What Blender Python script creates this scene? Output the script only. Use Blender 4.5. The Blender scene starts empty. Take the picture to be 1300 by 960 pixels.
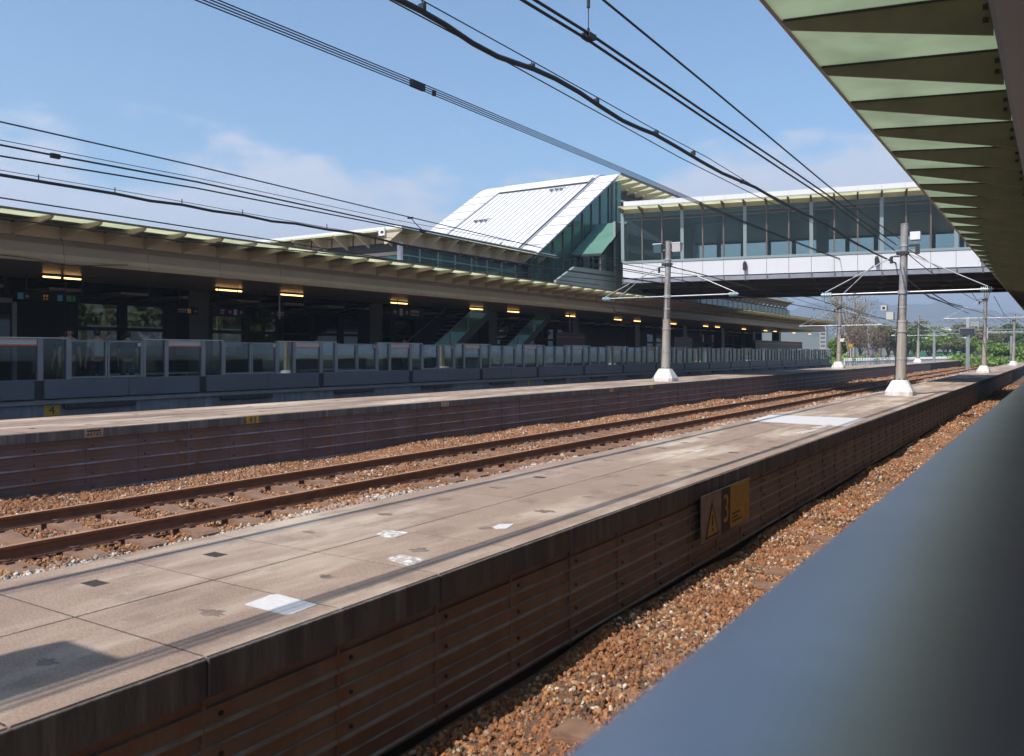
import bpy, bmesh, math, random
import numpy as np
from mathutils import Vector, Matrix
R = math.radians
random.seed(7); rng = np.random.default_rng(7)
scene = bpy.context.scene
C = scene.collection

# ------------------------------------------------------------------ camera
YAW = R(32.9)
cam_d = bpy.data.cameras.new('camera'); cam = bpy.data.objects.new('camera', cam_d); C.objects.link(cam)
cam.location = (0, 0, 0); cam.rotation_euler = (R(90), 0, YAW)
cam_d.sensor_width = 36; cam_d.lens = 36*1075/1300
cam_d.shift_y = -32/1300
cam_d.clip_start = 0.02; cam_d.clip_end = 30000
cam_d.dof.use_dof = True; cam_d.dof.focus_distance = 26; cam_d.dof.aperture_fstop = 4.0
scene.camera = cam
scene.render.resolution_x = 1024; scene.render.resolution_y = 756

# ------------------------------------------------------------------ light, sky
SV = Vector((-0.19, -0.84, 1.0)).normalized()
EL = math.asin(SV.z); AZ = math.atan2(SV.x, SV.y)
w = bpy.data.worlds.new('World'); scene.world = w; w.use_nodes = True
nt = w.node_tree; N = nt.nodes; L = nt.links; N.clear()
out = N.new('ShaderNodeOutputWorld'); bg = N.new('ShaderNodeBackground')
sky = N.new('ShaderNodeTexSky'); sky.sky_type = 'NISHITA'; sky.sun_disc = False
sky.sun_elevation = EL; sky.sun_rotation = AZ; sky.air_density = 1.0; sky.dust_density = 1.0; sky.ozone_density = 2.6
bg.inputs['Strength'].default_value = 0.135
# clouds: soft cumulus bank low over the horizon, a function of direction only
tc = N.new('ShaderNodeTexCoord'); sep = N.new('ShaderNodeSeparateXYZ'); L.new(tc.outputs['Generated'], sep.inputs[0])
mp = N.new('ShaderNodeMapping'); mp.inputs['Scale'].default_value = (1, 1, 2.6); L.new(tc.outputs['Generated'], mp.inputs[0])
n1 = N.new('ShaderNodeTexNoise'); n1.inputs['Scale'].default_value = 5.5; n1.inputs['Detail'].default_value = 9; n1.inputs['Roughness'].default_value = .55
L.new(mp.outputs[0], n1.inputs['Vector'])
elev = N.new('ShaderNodeMapRange'); elev.inputs['From Min'].default_value = 0.28; elev.inputs['From Max'].default_value = 0.15
elev.inputs['To Min'].default_value = -0.20; elev.inputs['To Max'].default_value = 0.19
L.new(sep.outputs['Z'], elev.inputs['Value'])
add = N.new('ShaderNodeMath'); add.operation = 'ADD'; L.new(n1.outputs['Fac'], add.inputs[0]); L.new(elev.outputs[0], add.inputs[1])
cr = N.new('ShaderNodeMapRange'); cr.inputs['From Min'].default_value = .47; cr.inputs['From Max'].default_value = .66; cr.inputs['To Max'].default_value = .80
cr.interpolation_type = 'SMOOTHSTEP'
L.new(add.outputs[0], cr.inputs['Value'])
tint = N.new('ShaderNodeMix'); tint.data_type = 'RGBA'; tint.blend_type = 'MULTIPLY'; tint.inputs['Factor'].default_value = 1; L.new(sky.outputs[0], tint.inputs['A']); tint.inputs['B'].default_value = (.87, 1.0, 1.03, 1)
mix = N.new('ShaderNodeMix'); mix.data_type = 'RGBA'
L.new(cr.outputs[0], mix.inputs['Factor']); L.new(tint.outputs['Result'], mix.inputs['A']); mix.inputs['B'].default_value = (4.6, 4.7, 5.3, 1)
L.new(mix.outputs['Result'], bg.inputs['Color']); L.new(bg.outputs[0], out.inputs[0])
sun_d = bpy.data.lights.new('sun', 'SUN'); sun = bpy.data.objects.new('sun', sun_d); C.objects.link(sun)
sun_d.energy = 4.6; sun_d.angle = R(.4); sun_d.color = (1, .94, .86)
sun.rotation_euler = SV.to_track_quat('Z', 'Y').to_euler()
scene.view_settings.view_transform = 'Standard'; scene.view_settings.look = 'None'
scene.view_settings.exposure = 0.46; scene.view_settings.gamma = 1
try:
    scene.cycles.max_bounces = 8; scene.cycles.transparent_max_bounces = 24
    scene.cycles.transmission_bounces = 6; scene.cycles.volume_bounces = 0
    scene.cycles.volume_step_rate = 5
except Exception: pass

# ------------------------------------------------------------------ materials
def mat(name, col, rough=.7, metal=0., var=None, vscale=3., detail=6., amount=.6, bump=0., bscale=40., stretch=(1, 1, 1),
        spec=.5, world=True, extra=None, rnd=0.):
    """Principled + noise colour variation (var = second colour) + fine bump, in world position coordinates."""
    m = bpy.data.materials.new(name); m.use_nodes = True
    t = m.node_tree; n = t.nodes; l = t.links; b = n['Principled BSDF']
    b.inputs['Base Color'].default_value = (*col, 1); b.inputs['Roughness'].default_value = rough
    b.inputs['Metallic'].default_value = metal; b.inputs['Specular IOR Level'].default_value = spec
    if world:
        g = n.new('ShaderNodeNewGeometry'); src = g.outputs['Position']
    else:
        g = n.new('ShaderNodeTexCoord'); src = g.outputs['Object']
    mpn = n.new('ShaderNodeMapping'); mpn.inputs['Scale'].default_value = stretch; l.new(src, mpn.inputs[0])
    colout = None
    if var is not None:
        nn = n.new('ShaderNodeTexNoise'); nn.inputs['Scale'].default_value = vscale; nn.inputs['Detail'].default_value = detail
        nn.inputs['Roughness'].default_value = .65
        l.new(mpn.outputs[0], nn.inputs['Vector'])
        r = n.new('ShaderNodeMapRange'); r.inputs['From Min'].default_value = .5-.5*amount*.5; r.inputs['From Max'].default_value = .5+.5*amount*.5
        l.new(nn.outputs['Fac'], r.inputs['Value'])
        mx = n.new('ShaderNodeMix'); mx.data_type = 'RGBA'
        l.new(r.outputs[0], mx.inputs['Factor']); mx.inputs['A'].default_value = (*col, 1); mx.inputs['B'].default_value = (*var, 1)
        colout = mx.outputs['Result']
    if rnd:
        oi = n.new('ShaderNodeObjectInfo'); hs = n.new('ShaderNodeHueSaturation')
        mr = n.new('ShaderNodeMapRange'); mr.inputs['To Min'].default_value = 1-rnd; mr.inputs['To Max'].default_value = 1+rnd
        l.new(oi.outputs['Random'], mr.inputs['Value']); l.new(mr.outputs[0], hs.inputs['Value'])
        if colout is None: hs.inputs['Color'].default_value = (*col, 1)
        else: l.new(colout, hs.inputs['Color'])
        colout = hs.outputs[0]
    if extra and colout is None:
        rg = n.new('ShaderNodeRGB'); rg.outputs[0].default_value = (*col, 1); colout = rg.outputs[0]
    if extra: colout = extra(n, l, src, colout, b)
    if colout is not None: l.new(colout, b.inputs['Base Color'])
    if bump:
        bn = n.new('ShaderNodeTexNoise'); bn.inputs['Scale'].default_value = bscale; bn.inputs['Detail'].default_value = 5
        l.new(mpn.outputs[0], bn.inputs['Vector'])
        bp = n.new('ShaderNodeBump'); bp.inputs['Strength'].default_value = bump; bp.inputs['Distance'].default_value = .02
        l.new(bn.outputs['Fac'], bp.inputs['Height']); l.new(bp.outputs[0], b.inputs['Normal'])
    return m

def mixcol(n, l, fac, a, b):
    mx = n.new('ShaderNodeMix'); mx.data_type = 'RGBA'
    for s, v in (('A', a), ('B', b)):
        if isinstance(v, tuple): mx.inputs[s].default_value = (*v, 1)
        else: l.new(v, mx.inputs[s])
    if isinstance(fac, float): mx.inputs['Factor'].default_value = fac
    else: l.new(fac, mx.inputs['Factor'])
    return mx.outputs['Result']
def noise_fac(n, l, src, scale, stretch, lo, hi, detail=4, rough=.6):
    mpn = n.new('ShaderNodeMapping'); mpn.inputs['Scale'].default_value = stretch; l.new(src, mpn.inputs[0])
    nn = n.new('ShaderNodeTexNoise'); nn.inputs['Scale'].default_value = scale; nn.inputs['Detail'].default_value = detail; nn.inputs['Roughness'].default_value = rough
    l.new(mpn.outputs[0], nn.inputs['Vector'])
    r = n.new('ShaderNodeMapRange'); r.inputs['From Min'].default_value = lo; r.inputs['From Max'].default_value = hi
    l.new(nn.outputs['Fac'], r.inputs['Value']); return r.outputs[0]

def ex_slab(n, l, src, c, b):
    f = noise_fac(n, l, src, 75, (1, 1, 1), .36, .58, 6, .8)            # aggregate speckle
    c2 = mixcol(n, l, f, (.165, .115, .088), c)
    f2 = noise_fac(n, l, src, 1.0, (1.6, .35, 1), .47, .66, 6)         # worn pale streaks along the walkway
    c3 = mixcol(n, l, f2, c2, (.52, .43, .34))
    f3 = noise_fac(n, l, src, 1.7, (1.4, .9, 1), .54, .74, 8, .7)
    c4 = mixcol(n, l, f3, c3, (.17, .125, .10))
    return c4
def ex_streak(sc, lo, hi, col, st=(1, 1, .06)):
    def f(n, l, src, c, b):
        fac = noise_fac(n, l, src, sc, st, lo, hi, 4)
        return mixcol(n, l, fac, c, col)
    return f
def ex_wall(n, l, src, c, b):
    fac = noise_fac(n, l, src, 5, (1, 1, .10), .48, .66, 5)
    c1 = mixcol(n, l, fac, c, (.19, .092, .055))
    fac2 = noise_fac(n, l, src, 2.2, (1, .6, .5), .45, .7, 6)
    return mixcol(n, l, fac2, c1, (.14, .085, .062))

M = {}
M['slab'] = mat('walkway_concrete', (.325, .222, .170), .9, var=(.43, .315, .245), vscale=2.2, amount=.9, bump=.35, bscale=260, extra=ex_slab, rnd=.06)
M['hole'] = mat('recess_dirt', (.085, .065, .052), .95, var=(.27, .20, .155), vscale=14, amount=.9)
M['joint'] = mat('joint_dirt', (.035, .028, .023), .95)
M['beam'] = mat('edge_concrete', (.135, .115, .10), .9, var=(.075, .066, .062), vscale=4, bump=.6, bscale=35, stretch=(1, 1, .25), extra=ex_streak(9, .50, .72, (.19, .17, .155)))
M['panel_near'] = mat('rusty_steel_near', (.215, .155, .128), .6, metal=.1, var=(.15, .105, .085), vscale=3, extra=ex_wall, bump=.15, bscale=30)
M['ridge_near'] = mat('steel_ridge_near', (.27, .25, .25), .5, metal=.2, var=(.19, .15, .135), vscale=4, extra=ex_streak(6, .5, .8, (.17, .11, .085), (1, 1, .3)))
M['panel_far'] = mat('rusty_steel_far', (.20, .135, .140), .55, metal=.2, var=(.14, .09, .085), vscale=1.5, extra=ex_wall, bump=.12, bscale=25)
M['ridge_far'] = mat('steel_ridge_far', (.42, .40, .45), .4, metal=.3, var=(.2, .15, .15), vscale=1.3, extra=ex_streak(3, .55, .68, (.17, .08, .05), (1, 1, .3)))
M['bolt'] = mat('bolt_steel', (.03, .025, .022), .6, metal=.4)
M['bed_mid'] = mat('ballast_bed', (.10, .055, .032), .95, var=(.18, .11, .07), vscale=18, bump=1, bscale=60)
M['paint'] = mat('white_road_paint', (.62, .61, .62), .75, var=(.52, .49, .47), vscale=30, amount=.9)
def ex_worn(n, l, src, c, b):
    fac = noise_fac(n, l, src, 22, (1, 1, 1), .40, .56, 6)
    return mixcol(n, l, fac, c, (.35, .29, .24))
M['paint_worn'] = mat('worn_white_paint', (.70, .69, .69), .8, extra=ex_worn)
M['rail'] = mat('rusty_rail', (.15, .062, .033), .8, var=(.22, .09, .045), vscale=6, bump=.2, bscale=60)
M['rail_top'] = mat('rail_head', (.46, .25, .14), .6, metal=.1, var=(.34, .16, .08), vscale=3)
M['sleeper'] = mat('dusty_concrete_sleeper', (.25, .145, .095), .9, var=(.17, .095, .06), vscale=6, bump=.4, bscale=50)
M['clip'] = mat('rail_clip_steel', (.10, .05, .03), .7)

def stone_mat(name, cols, seedoff=0.):
    m = bpy.data.materials.new(name); m.use_nodes = True; n = m.node_tree.nodes; l = m.node_tree.links; b = n['Principled BSDF']
    oi = n.new('ShaderNodeObjectInfo'); ramp = n.new('ShaderNodeValToRGB'); ramp.color_ramp.interpolation = 'CONSTANT'
    e = ramp.color_ramp.elements
    while len(e) > 1: e.remove(e[0])
    acc = 0
    for i, (wgt, c) in enumerate(cols):
        if i == 0: el = e[0]; el.position = 0
        else: el = e.new(acc)
        el.color = (*c, 1); acc += wgt
    l.new(oi.outputs['Random'], ramp.inputs[0])
    g = n.new('ShaderNodeNewGeometry'); nn = n.new('ShaderNodeTexNoise'); nn.inputs['Scale'].default_value = 1.4; nn.inputs['Detail'].default_value = 5
    l.new(g.outputs['Position'], nn.inputs['Vector'])
    r = n.new('ShaderNodeMapRange'); r.inputs['From Min'].default_value = .45; r.inputs['From Max'].default_value = .62; r.inputs['To Max'].default_value = .65
    l.new(nn.outputs['Fac'], r.inputs['Value'])
    out_c = mixcol(n, l, r.outputs[0], ramp.outputs[0], (.27, .11, .045))
    l.new(out_c, b.inputs['Base Color']); b.inputs['Roughness'].default_value = .9
    return m
M['stone_rust'] = stone_mat('rusty_ballast', [(.24, (.30, .125, .050)), (.22, (.18, .075, .032)), (.16, (.38, .20, .09)), (.16, (.085, .048, .034)), (.08, (.42, .32, .22)), (.10, (.21, .15, .11)), (.04, (.58, .49, .40))])
M['stone_grey'] = stone_mat('clean_ballast', [(.22, (.42, .36, .31)), (.2, (.27, .23, .21)), (.18, (.52, .46, .40)), (.12, (.14, .12, .12)), (.14, (.36, .20, .10)), (.14, (.60, .55, .50))])

def glass(name, tint, refl=.08, rough=.02, rcol=(1, 1, 1), dirt=None, dmix=0., fk=1.):
    m = bpy.data.materials.new(name); m.use_nodes = True; n = m.node_tree.nodes; l = m.node_tree.links; n.clear()
    o = n.new('ShaderNodeOutputMaterial'); tr = n.new('ShaderNodeBsdfTransparent'); tr.inputs[0].default_value = (*tint, 1)
    gl = n.new('ShaderNodeBsdfGlossy'); gl.inputs['Color'].default_value = (*rcol, 1); gl.inputs['Roughness'].default_value = rough
    fr = n.new('ShaderNodeFresnel'); fr.inputs['IOR'].default_value = 1.5
    mr = n.new('ShaderNodeMath'); mr.operation = 'MULTIPLY_ADD'; mr.inputs[1].default_value = fk; mr.inputs[2].default_value = refl
    l.new(fr.outputs[0], mr.inputs[0])
    ms = n.new('ShaderNodeMixShader'); l.new(mr.outputs[0], ms.inputs[0]); l.new(tr.outputs[0], ms.inputs[1]); l.new(gl.outputs[0], ms.inputs[2])
    last = ms.outputs[0]
    if dirt:
        df = n.new('ShaderNodeBsdfDiffuse'); df.inputs[0].default_value = (*dirt, 1)
        m2 = n.new('ShaderNodeMixShader'); m2.inputs[0].default_value = dmix; l.new(last, m2.inputs[1]); l.new(df.outputs[0], m2.inputs[2]); last = m2.outputs[0]
    l.new(last, o.inputs[0]); return m
M['glass_dark'] = glass('gate_glass', (.74, .80, .80), .01, fk=.6)
M['glass_green'] = glass('green_tinted_glass', (.46, .64, .57), .10, rcol=(.55, .85, .78), dirt=(.15, .28, .24), dmix=.32)
M['glass_bridge'] = glass('bridge_glass', (.72, .80, .80), .02, rcol=(.6, .78, .76))
M['glass_window'] = glass('grimy_window_glass', (.31, .32, .26), .02)

def frosted(name, c, tr, rough=.35):
    m = bpy.data.materials.new(name); m.use_nodes = True; n = m.node_tree.nodes; l = m.node_tree.links; b = n['Principled BSDF']
    b.inputs['Base Color'].default_value = (*c, 1); b.inputs['Roughness'].default_value = rough
    g = n.new('ShaderNodeNewGeometry')
    f = noise_fac(n, l, g.outputs['Position'], 1.5, (1, 1, 1), .4, .7, 6)
    cc = mixcol(n, l, f, c, tuple(x*.86 for x in c)); l.new(cc, b.inputs['Base Color'])
    t = n.new('ShaderNodeBsdfTranslucent'); t.inputs['Color'].default_value = (*tr, 1)
    cc2 = mixcol(n, l, f, tr, tuple(x*.82 for x in tr)); l.new(cc2, t.inputs['Color'])
    ms = n.new('ShaderNodeMixShader'); ms.inputs[0].default_value = .86
    l.new(b.outputs[0], ms.inputs[1]); l.new(t.outputs[0], ms.inputs[2])
    l.new(ms.outputs[0], n['Material Output'].inputs[0]); return m
M['eave_glass'] = frosted('frosted_green_glass', (.34, .38, .30), (.50, .55, .43))
M['eave_glass_far'] = frosted('frosted_pale_glass', (.50, .52, .42), (.78, .79, .62))
M['teal_glass'] = mat('teal_roof_glass', (.10, .21, .17), .28, var=(.13, .25, .21), vscale=1.2)

M['rib'] = mat('bronze_painted_steel', (.17, .135, .085), .55, var=(.14, .11, .07), vscale=4)
M['rib_far'] = mat('beige_painted_steel', (.50, .43, .32), .6, var=(.43, .37, .27), vscale=2)
M['canopy_beam'] = mat('grey_beam_paint', (.11, .12, .15), .4, var=(.11, .11, .12), vscale=1.5)
M['fascia'] = mat('taupe_fascia_panel', (.30, .235, .195), .45, var=(.23, .19, .165), vscale=.8, rnd=.04)
M['fascia_pale'] = mat('pale_fascia_strip', (.40, .34, .26), .5, var=(.34, .29, .22), vscale=.9, rnd=.03)
M['soffit'] = mat('soffit_panel', (.22, .175, .155), .32, var=(.19, .15, .13), vscale=.6, rnd=.03)
M['white_roof'] = mat('white_metal_roof', (.78, .77, .79), .35, metal=.15, var=(.70, .69, .72), vscale=.5)
M['roof_seam'] = mat('roof_seam', (.20, .19, .23), .5)
M['pan_seam'] = mat('pan_seam', (.46, .45, .52), .5)
M['white_panel'] = mat('white_cladding', (.64, .64, .67), .45, var=(.62, .62, .66), vscale=.6, extra=ex_streak(2.5, .58, .8, (.55, .52, .50)), rnd=.015)
M['grey_metal'] = mat('grey_metal', (.30, .31, .34), .45, metal=.4, var=(.24, .25, .28), vscale=3)
M['gate_grey'] = mat('gate_frame_grey', (.22, .23, .26), .4, metal=.3, var=(.18, .19, .22), vscale=2)
M['kick'] = mat('gate_kick_panel', (.095, .112, .138), .45, metal=.15, var=(.08, .094, .115), vscale=.7, rnd=.04)
M['gate_white'] = mat('gate_white_band', (.45, .43, .42), .5)
M['orange'] = mat('orange_stripe', (.55, .10, .02), .5)
M['green_mark'] = mat('green_marking', (.02, .28, .12), .5)
M['dark'] = mat('dark_paint', (.022, .024, .028), .55)
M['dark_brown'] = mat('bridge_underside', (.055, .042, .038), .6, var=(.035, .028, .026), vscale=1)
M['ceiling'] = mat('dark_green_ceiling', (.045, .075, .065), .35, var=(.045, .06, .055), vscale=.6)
M['mullion'] = mat('brown_mullion', (.14, .11, .10), .5, metal=.3)
M['mullion_light'] = mat('pale_column_paint', (.24, .29, .30), .4, metal=.2)
M['platform_floor'] = mat('platform_paving', (.20, .18, .16), .5, var=(.15, .135, .12), vscale=4)
M['platform_face'] = mat('platform_edge_blockwork', (.17, .18, .20), .85, var=(.11, .115, .13), vscale=3, bump=.4, bscale=20, extra=ex_streak(5, .5, .7, (.22, .23, .25)))
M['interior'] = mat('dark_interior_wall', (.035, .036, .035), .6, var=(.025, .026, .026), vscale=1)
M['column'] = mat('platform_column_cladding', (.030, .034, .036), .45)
M['dark_teal'] = mat('dark_teal_housing', (.05, .10, .11), .4)
M['signblack'] = mat('sign_black', (.004, .005, .007), .6, spec=.15)
M['pole_low'] = mat('weathered_steel_pole', (.40, .365, .33), .6, metal=.2, var=(.32, .285, .25), vscale=6, stretch=(1, 1, .3), extra=ex_streak(8, .5, .68, (.30, .22, .15)))
M['pole_up'] = mat('upper_pole_steel', (.33, .31, .31), .6, metal=.2, var=(.24, .22, .21), vscale=6, extra=ex_streak(9, .52, .66, (.16, .09, .06)))
M['pedestal'] = mat('white_painted_plinth', (.70, .69, .70), .75, var=(.50, .46, .42), vscale=7, amount=.8, bump=.25, bscale=25, extra=ex_streak(6, .58, .75, (.42, .36, .30)))
M['galv'] = mat('galvanised_steel', (.50, .50, .52), .4, metal=.55, var=(.40, .40, .42), vscale=8)
M['insul'] = mat('insulator_porcelain', (.45, .58, .58), .25)
M['cable'] = mat('black_cable', (.012, .012, .015), .6)
M['wire'] = mat('dark_wire', (.035, .033, .036), .5, metal=.3)
M['yellow'] = mat('yellow_sign_paint', (.46, .27, .02), .65, var=(.34, .19, .02), vscale=8)
M['sign_plate'] = mat('pale_rust_plate', (.30, .22, .19), .7, var=(.22, .13, .10), vscale=8)
M['cream'] = mat('cream_number_plate', (.42, .32, .22), .8, var=(.32, .20, .12), vscale=20)
M['black'] = mat('black_lettering', (.02, .015, .015), .7)
M['steel_top'] = mat('brushed_cap_steel', (.52, .50, .54), .36, metal=.85, var=(.42, .41, .45), vscale=3, amount=1.0, bump=.02, bscale=14)
M['ground'] = mat('distant_ground', (.13, .125, .08), .95, var=(.07, .09, .04), vscale=.06)
M['bark'] = mat('tree_bark', (.17, .125, .09), .9, var=(.10, .075, .055), vscale=6)
M['bark_pale'] = mat('pale_tree_bark', (.34, .26, .19), .9, var=(.25, .19, .14), vscale=6)
M['green_wall'] = mat('green_hoarding', (.03, .13, .08), .6)
M['grey_green'] = mat('grey_green_cladding', (.26, .32, .29), .6, var=(.20, .25, .23), vscale=.8)
M['pale_green'] = mat('pale_green_glazing', (.26, .33, .28), .3, var=(.22, .28, .24), vscale=.5)
M['skin'] = mat('skin', (.42, .26, .18), .6)
M['hair'] = mat('hair', (.02, .015, .012), .6)
def foliage(name, a, b2, c3):
    m = bpy.data.materials.new(name); m.use_nodes = True; n = m.node_tree.nodes; l = m.node_tree.links; b = n['Principled BSDF']
    g = n.new('ShaderNodeNewGeometry')
    ramp = n.new('ShaderNodeValToRGB'); e = ramp.color_ramp.elements
    e[0].color = (*a, 1); e[1].color = (*c3, 1); mid = e.new(.5); mid.color = (*b2, 1)
    l.new(g.outputs['Random Per Island'], ramp.inputs[0])
    l.new(ramp.outputs[0], b.inputs['Base Color']); b.inputs['Roughness'].default_value = .6
    t = n.new('ShaderNodeBsdfTranslucent'); l.new(ramp.outputs[0], t.inputs[0])
    ms = n.new('ShaderNodeMixShader'); ms.inputs[0].default_value = .25
    l.new(b.outputs[0], ms.inputs[1]); l.new(t.outputs[0], ms.inputs[2]); l.new(ms.outputs[0], n['Material Output'].inputs[0]); return m
M['leaf_green'] = foliage('bright_foliage', (.09, .16, .025), (.15, .25, .035), (.22, .33, .055))
M['leaf_dark'] = foliage('dark_foliage', (.05, .085, .025), (.08, .13, .035), (.12, .17, .05))
M['leaf_brown'] = foliage('dry_twigs', (.10, .065, .05), (.17, .11, .08), (.24, .17, .12))
M['leaf_olive'] = foliage('olive_foliage', (.10, .115, .04), (.15, .16, .055), (.20, .20, .075))
def emit(name, c, s):
    m = bpy.data.materials.new(name); m.use_nodes = True; b = m.node_tree.nodes['Principled BSDF']
    b.inputs['Base Color'].default_value = (*c, 1); b.inputs['Emission Color'].default_value = (*c, 1); b.inputs['Emission Strength'].default_value = s; return m
M['lamp'] = emit('warm_tube', (1, .54, .19), 3.5)
M['sign_blue'] = emit('lit_sign_blue', (.02, .14, .18), 0.1)
M['sign_amber'] = emit('lit_sign_amber', (.35, .17, .02), 0.12)
M['sign_green'] = emit('lit_sign_green', (.02, .12, .04), 0.06)
M['sign_red'] = emit('lit_sign_red', (.25, .03, .02), 0.1)
M['sign_white'] = emit('lit_sign_white', (.16, .16, .16), 0.06)
M['sign_pink'] = emit('lit_sign_pink', (.2, .03, .08), 0.08)
def cloth(name, c): return mat(name, c, .85)

# ------------------------------------------------------------------ mesh helpers
class MB:
    def __init__(s): s.v = []; s.f = []; s.mi = []; s.m = []; s.sm = []
    def _m(s, m):
        if m not in s.m: s.m.append(m)
        return s.m.index(m)
    def poly(s, vs, fs, m, smooth=False):
        o = len(s.v); s.v += [tuple(p) for p in vs]; k = s._m(m)
        for f in fs: s.f.append(tuple(i+o for i in f)); s.mi.append(k); s.sm.append(smooth)
        return s
    def box(s, x0, x1, y0, y1, z0, z1, m):
        return s.poly([(x0,y0,z0),(x1,y0,z0),(x1,y1,z0),(x0,y1,z0),(x0,y0,z1),(x1,y0,z1),(x1,y1,z1),(x0,y1,z1)],
               [(0,3,2,1),(4,5,6,7),(0,1,5,4),(1,2,6,5),(2,3,7,6),(3,0,4,7)], m)
    def prism(s, pts, m, axis='y', a=0, b=1):
        """extrude a 2D outline (x,z) along y, (y,z) along x or (x,y) along z"""
        n = len(pts)
        def P(p, t): return {'y': (p[0], t, p[1]), 'x': (t, p[0], p[1]), 'z': (p[0], p[1], t)}[axis]
        vs = [P(p, a) for p in pts]+[P(p, b) for p in pts]
        fs = [tuple(range(n)), tuple(range(2*n-1, n-1, -1))]+[(i, i+n, (i+1) % n+n, (i+1) % n) for i in range(n)]
        return s.poly(vs, fs, m)
    def tube(s, pts, r, m, seg=8, caps=True, smooth=True):
        pts = [Vector(p) for p in pts]; n = len(pts)
        rr = r if isinstance(r, (list, tuple)) else [r]*n
        vs = []; ref = None
        for i, p in enumerate(pts):
            d = (pts[min(i+1, n-1)]-pts[max(i-1, 0)]).normalized()
            if ref is None: ref = Vector((0, 0, 1)) if abs(d.z) < .9 else Vector((1, 0, 0))
            a = d.cross(ref).normalized(); b = a.cross(d).normalized(); ref = b if abs(d.dot(b)) < .9 else ref
            for k in range(seg):
                t = 2*math.pi*k/seg; vs.append(p+(a*math.cos(t)+b*math.sin(t))*rr[i])
        fs = [(i*seg+k, i*seg+(k+1) % seg, (i+1)*seg+(k+1) % seg, (i+1)*seg+k) for i in range(n-1) for k in range(seg)]
        s.poly(vs, fs, m, smooth)
        if caps: s.poly(vs[:seg], [tuple(range(seg))[::-1]], m); s.poly(vs[-seg:], [tuple(range(seg))], m)
        return s
    def build(s, name, parent=None, loc=None, label=None, cat=None, group=None, kind=None, bevel=0):
        me = bpy.data.meshes.new(name); me.from_pydata(s.v, [], s.f)
        for m in s.m: me.materials.append(m)
        me.polygons.foreach_set('material_index', s.mi); me.polygons.foreach_set('use_smooth', s.sm)
        me.update()
        bm = bmesh.new(); bm.from_mesh(me); bmesh.ops.recalc_face_normals(bm, faces=bm.faces); bm.to_mesh(me); bm.free()
        o = bpy.data.objects.new(name, me); C.objects.link(o)
        if loc: o.location = loc
        if parent: o.parent = parent
        tag(o, label, cat, group, kind)
        if bevel:
            b = o.modifiers.new('bevel', 'BEVEL'); b.width = bevel; b.segments = 2; b.limit_method = 'ANGLE'
        return o
def tag(o, label=None, cat=None, group=None, kind=None):
    if label: o['label'] = label
    if cat: o['category'] = cat
    if group: o['group'] = group
    if kind: o['kind'] = kind
    return o
def empty(name, loc=(0, 0, 0), label=None, cat=None, group=None, rz=0, kind=None):
    o = bpy.data.objects.new(name, None); C.objects.link(o); o.location = loc; o.rotation_euler = (0, 0, rz); o.empty_display_size = .2
    return tag(o, label, cat, group, kind)
def dup(o, parent=None, loc=None, **kw):
    c = o.copy(); C.objects.link(c)
    if parent is not None: c.parent = parent
    if loc is not None: c.location = loc
    for k, v in kw.items(): c[k] = v
    return c
def copy_tree(o, parent=None, loc=None, **kw):
    c = dup(o, parent, loc, **kw)
    for ch in list(o.children): copy_tree(ch, c)
    return c
def text_mesh(s, size, m, name, parent, loc, rot, label=None, ext=.002, align='CENTER', sx=1.0):
    cu = bpy.data.curves.new(name, 'FONT'); cu.body = s; cu.size = size; cu.extrude = ext; cu.align_x = align; cu.align_y = 'CENTER'
    t = bpy.data.objects.new('t', cu); C.objects.link(t)
    dg = bpy.context.evaluated_depsgraph_get(); me = bpy.data.meshes.new_from_object(t.evaluated_get(dg)); bpy.data.objects.remove(t)
    me.materials.clear(); me.materials.append(m)
    for p in me.polygons: p.material_index = 0
    o = bpy.data.objects.new(name, me); C.objects.link(o); o.location = loc; o.rotation_euler = rot; o.scale = (sx, 1, 1)
    if parent: o.parent = parent
    if label: o['label'] = label
    return o

# survey helper: turns a bearing read off the photograph into a real point on a known plane X = const
cs, sn = math.cos(YAW), math.sin(YAW)
VPX = 650+1075*math.tan(YAW)
def at(px, py, X):
    d = 1075*abs(X)/cs/(VPX-px); return Vector((X, (d+X*sn)/cs, (448-py)*d/1075))

# ================================================================== GROUND, BEDS
ZS = -1.40        # near walkway top
XN0, XN1 = -5.46, -3.30
ZF = -1.14        # far walkway top
XF0, XF1 = -15.1, -12.3
XP = -18.9; ZP = -1.055     # far platform edge
mb = MB()
mb.poly([(-4400,-1400,-2.75),(4400,-1400,-2.75),(4400,3400,-2.75),(-4400,3400,-2.75)], [(0,1,2,3)], M['ground'])
mb.build('ground', kind='structure')
def bed(name, x0, x1, y0, y1, zf, m):
    nx = 18; ys = list(np.concatenate([np.arange(y0, 30, .5), np.arange(30, y1+1, 3)]))
    vs = []; fs = []
    for y in ys:
        for i in range(nx+1):
            x = x0+(x1-x0)*i/nx; vs.append((x, y, zf(x, y)))
    w_ = nx+1
    for j in range(len(ys)-1):
        for i in range(nx): fs.append((j*w_+i, j*w_+i+1, (j+1)*w_+i+1, (j+1)*w_+i))
    return MB().poly(vs, fs, m, True).build(name, kind='structure')
def zmid(x, y):
    z = -2.00 + .03*math.sin(y*1.3+x*2)+.025*math.sin(y*.41+x)
    if x > -7.8: z += .04*min(1, (x+7.8)/.8)
    if x < -10.6: z -= .06*min(1, (-10.6-x)/1.2)
    return z
def zown(x, y):
    t = (x+3.3)/.9
    z = -2.36+.03*math.sin(y*1.1)+.02*math.sin(y*2.7+x*5)
    if t < 1: z += .05*t-.04
    else: z += .01
    return z
bed('middle_track_bed', -12.32, -5.40, -6, 260, zmid, M['bed_mid'])
bed('near_track_bed', -3.34, -.30, -6, 260, zown, M['bed_mid'])
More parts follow.
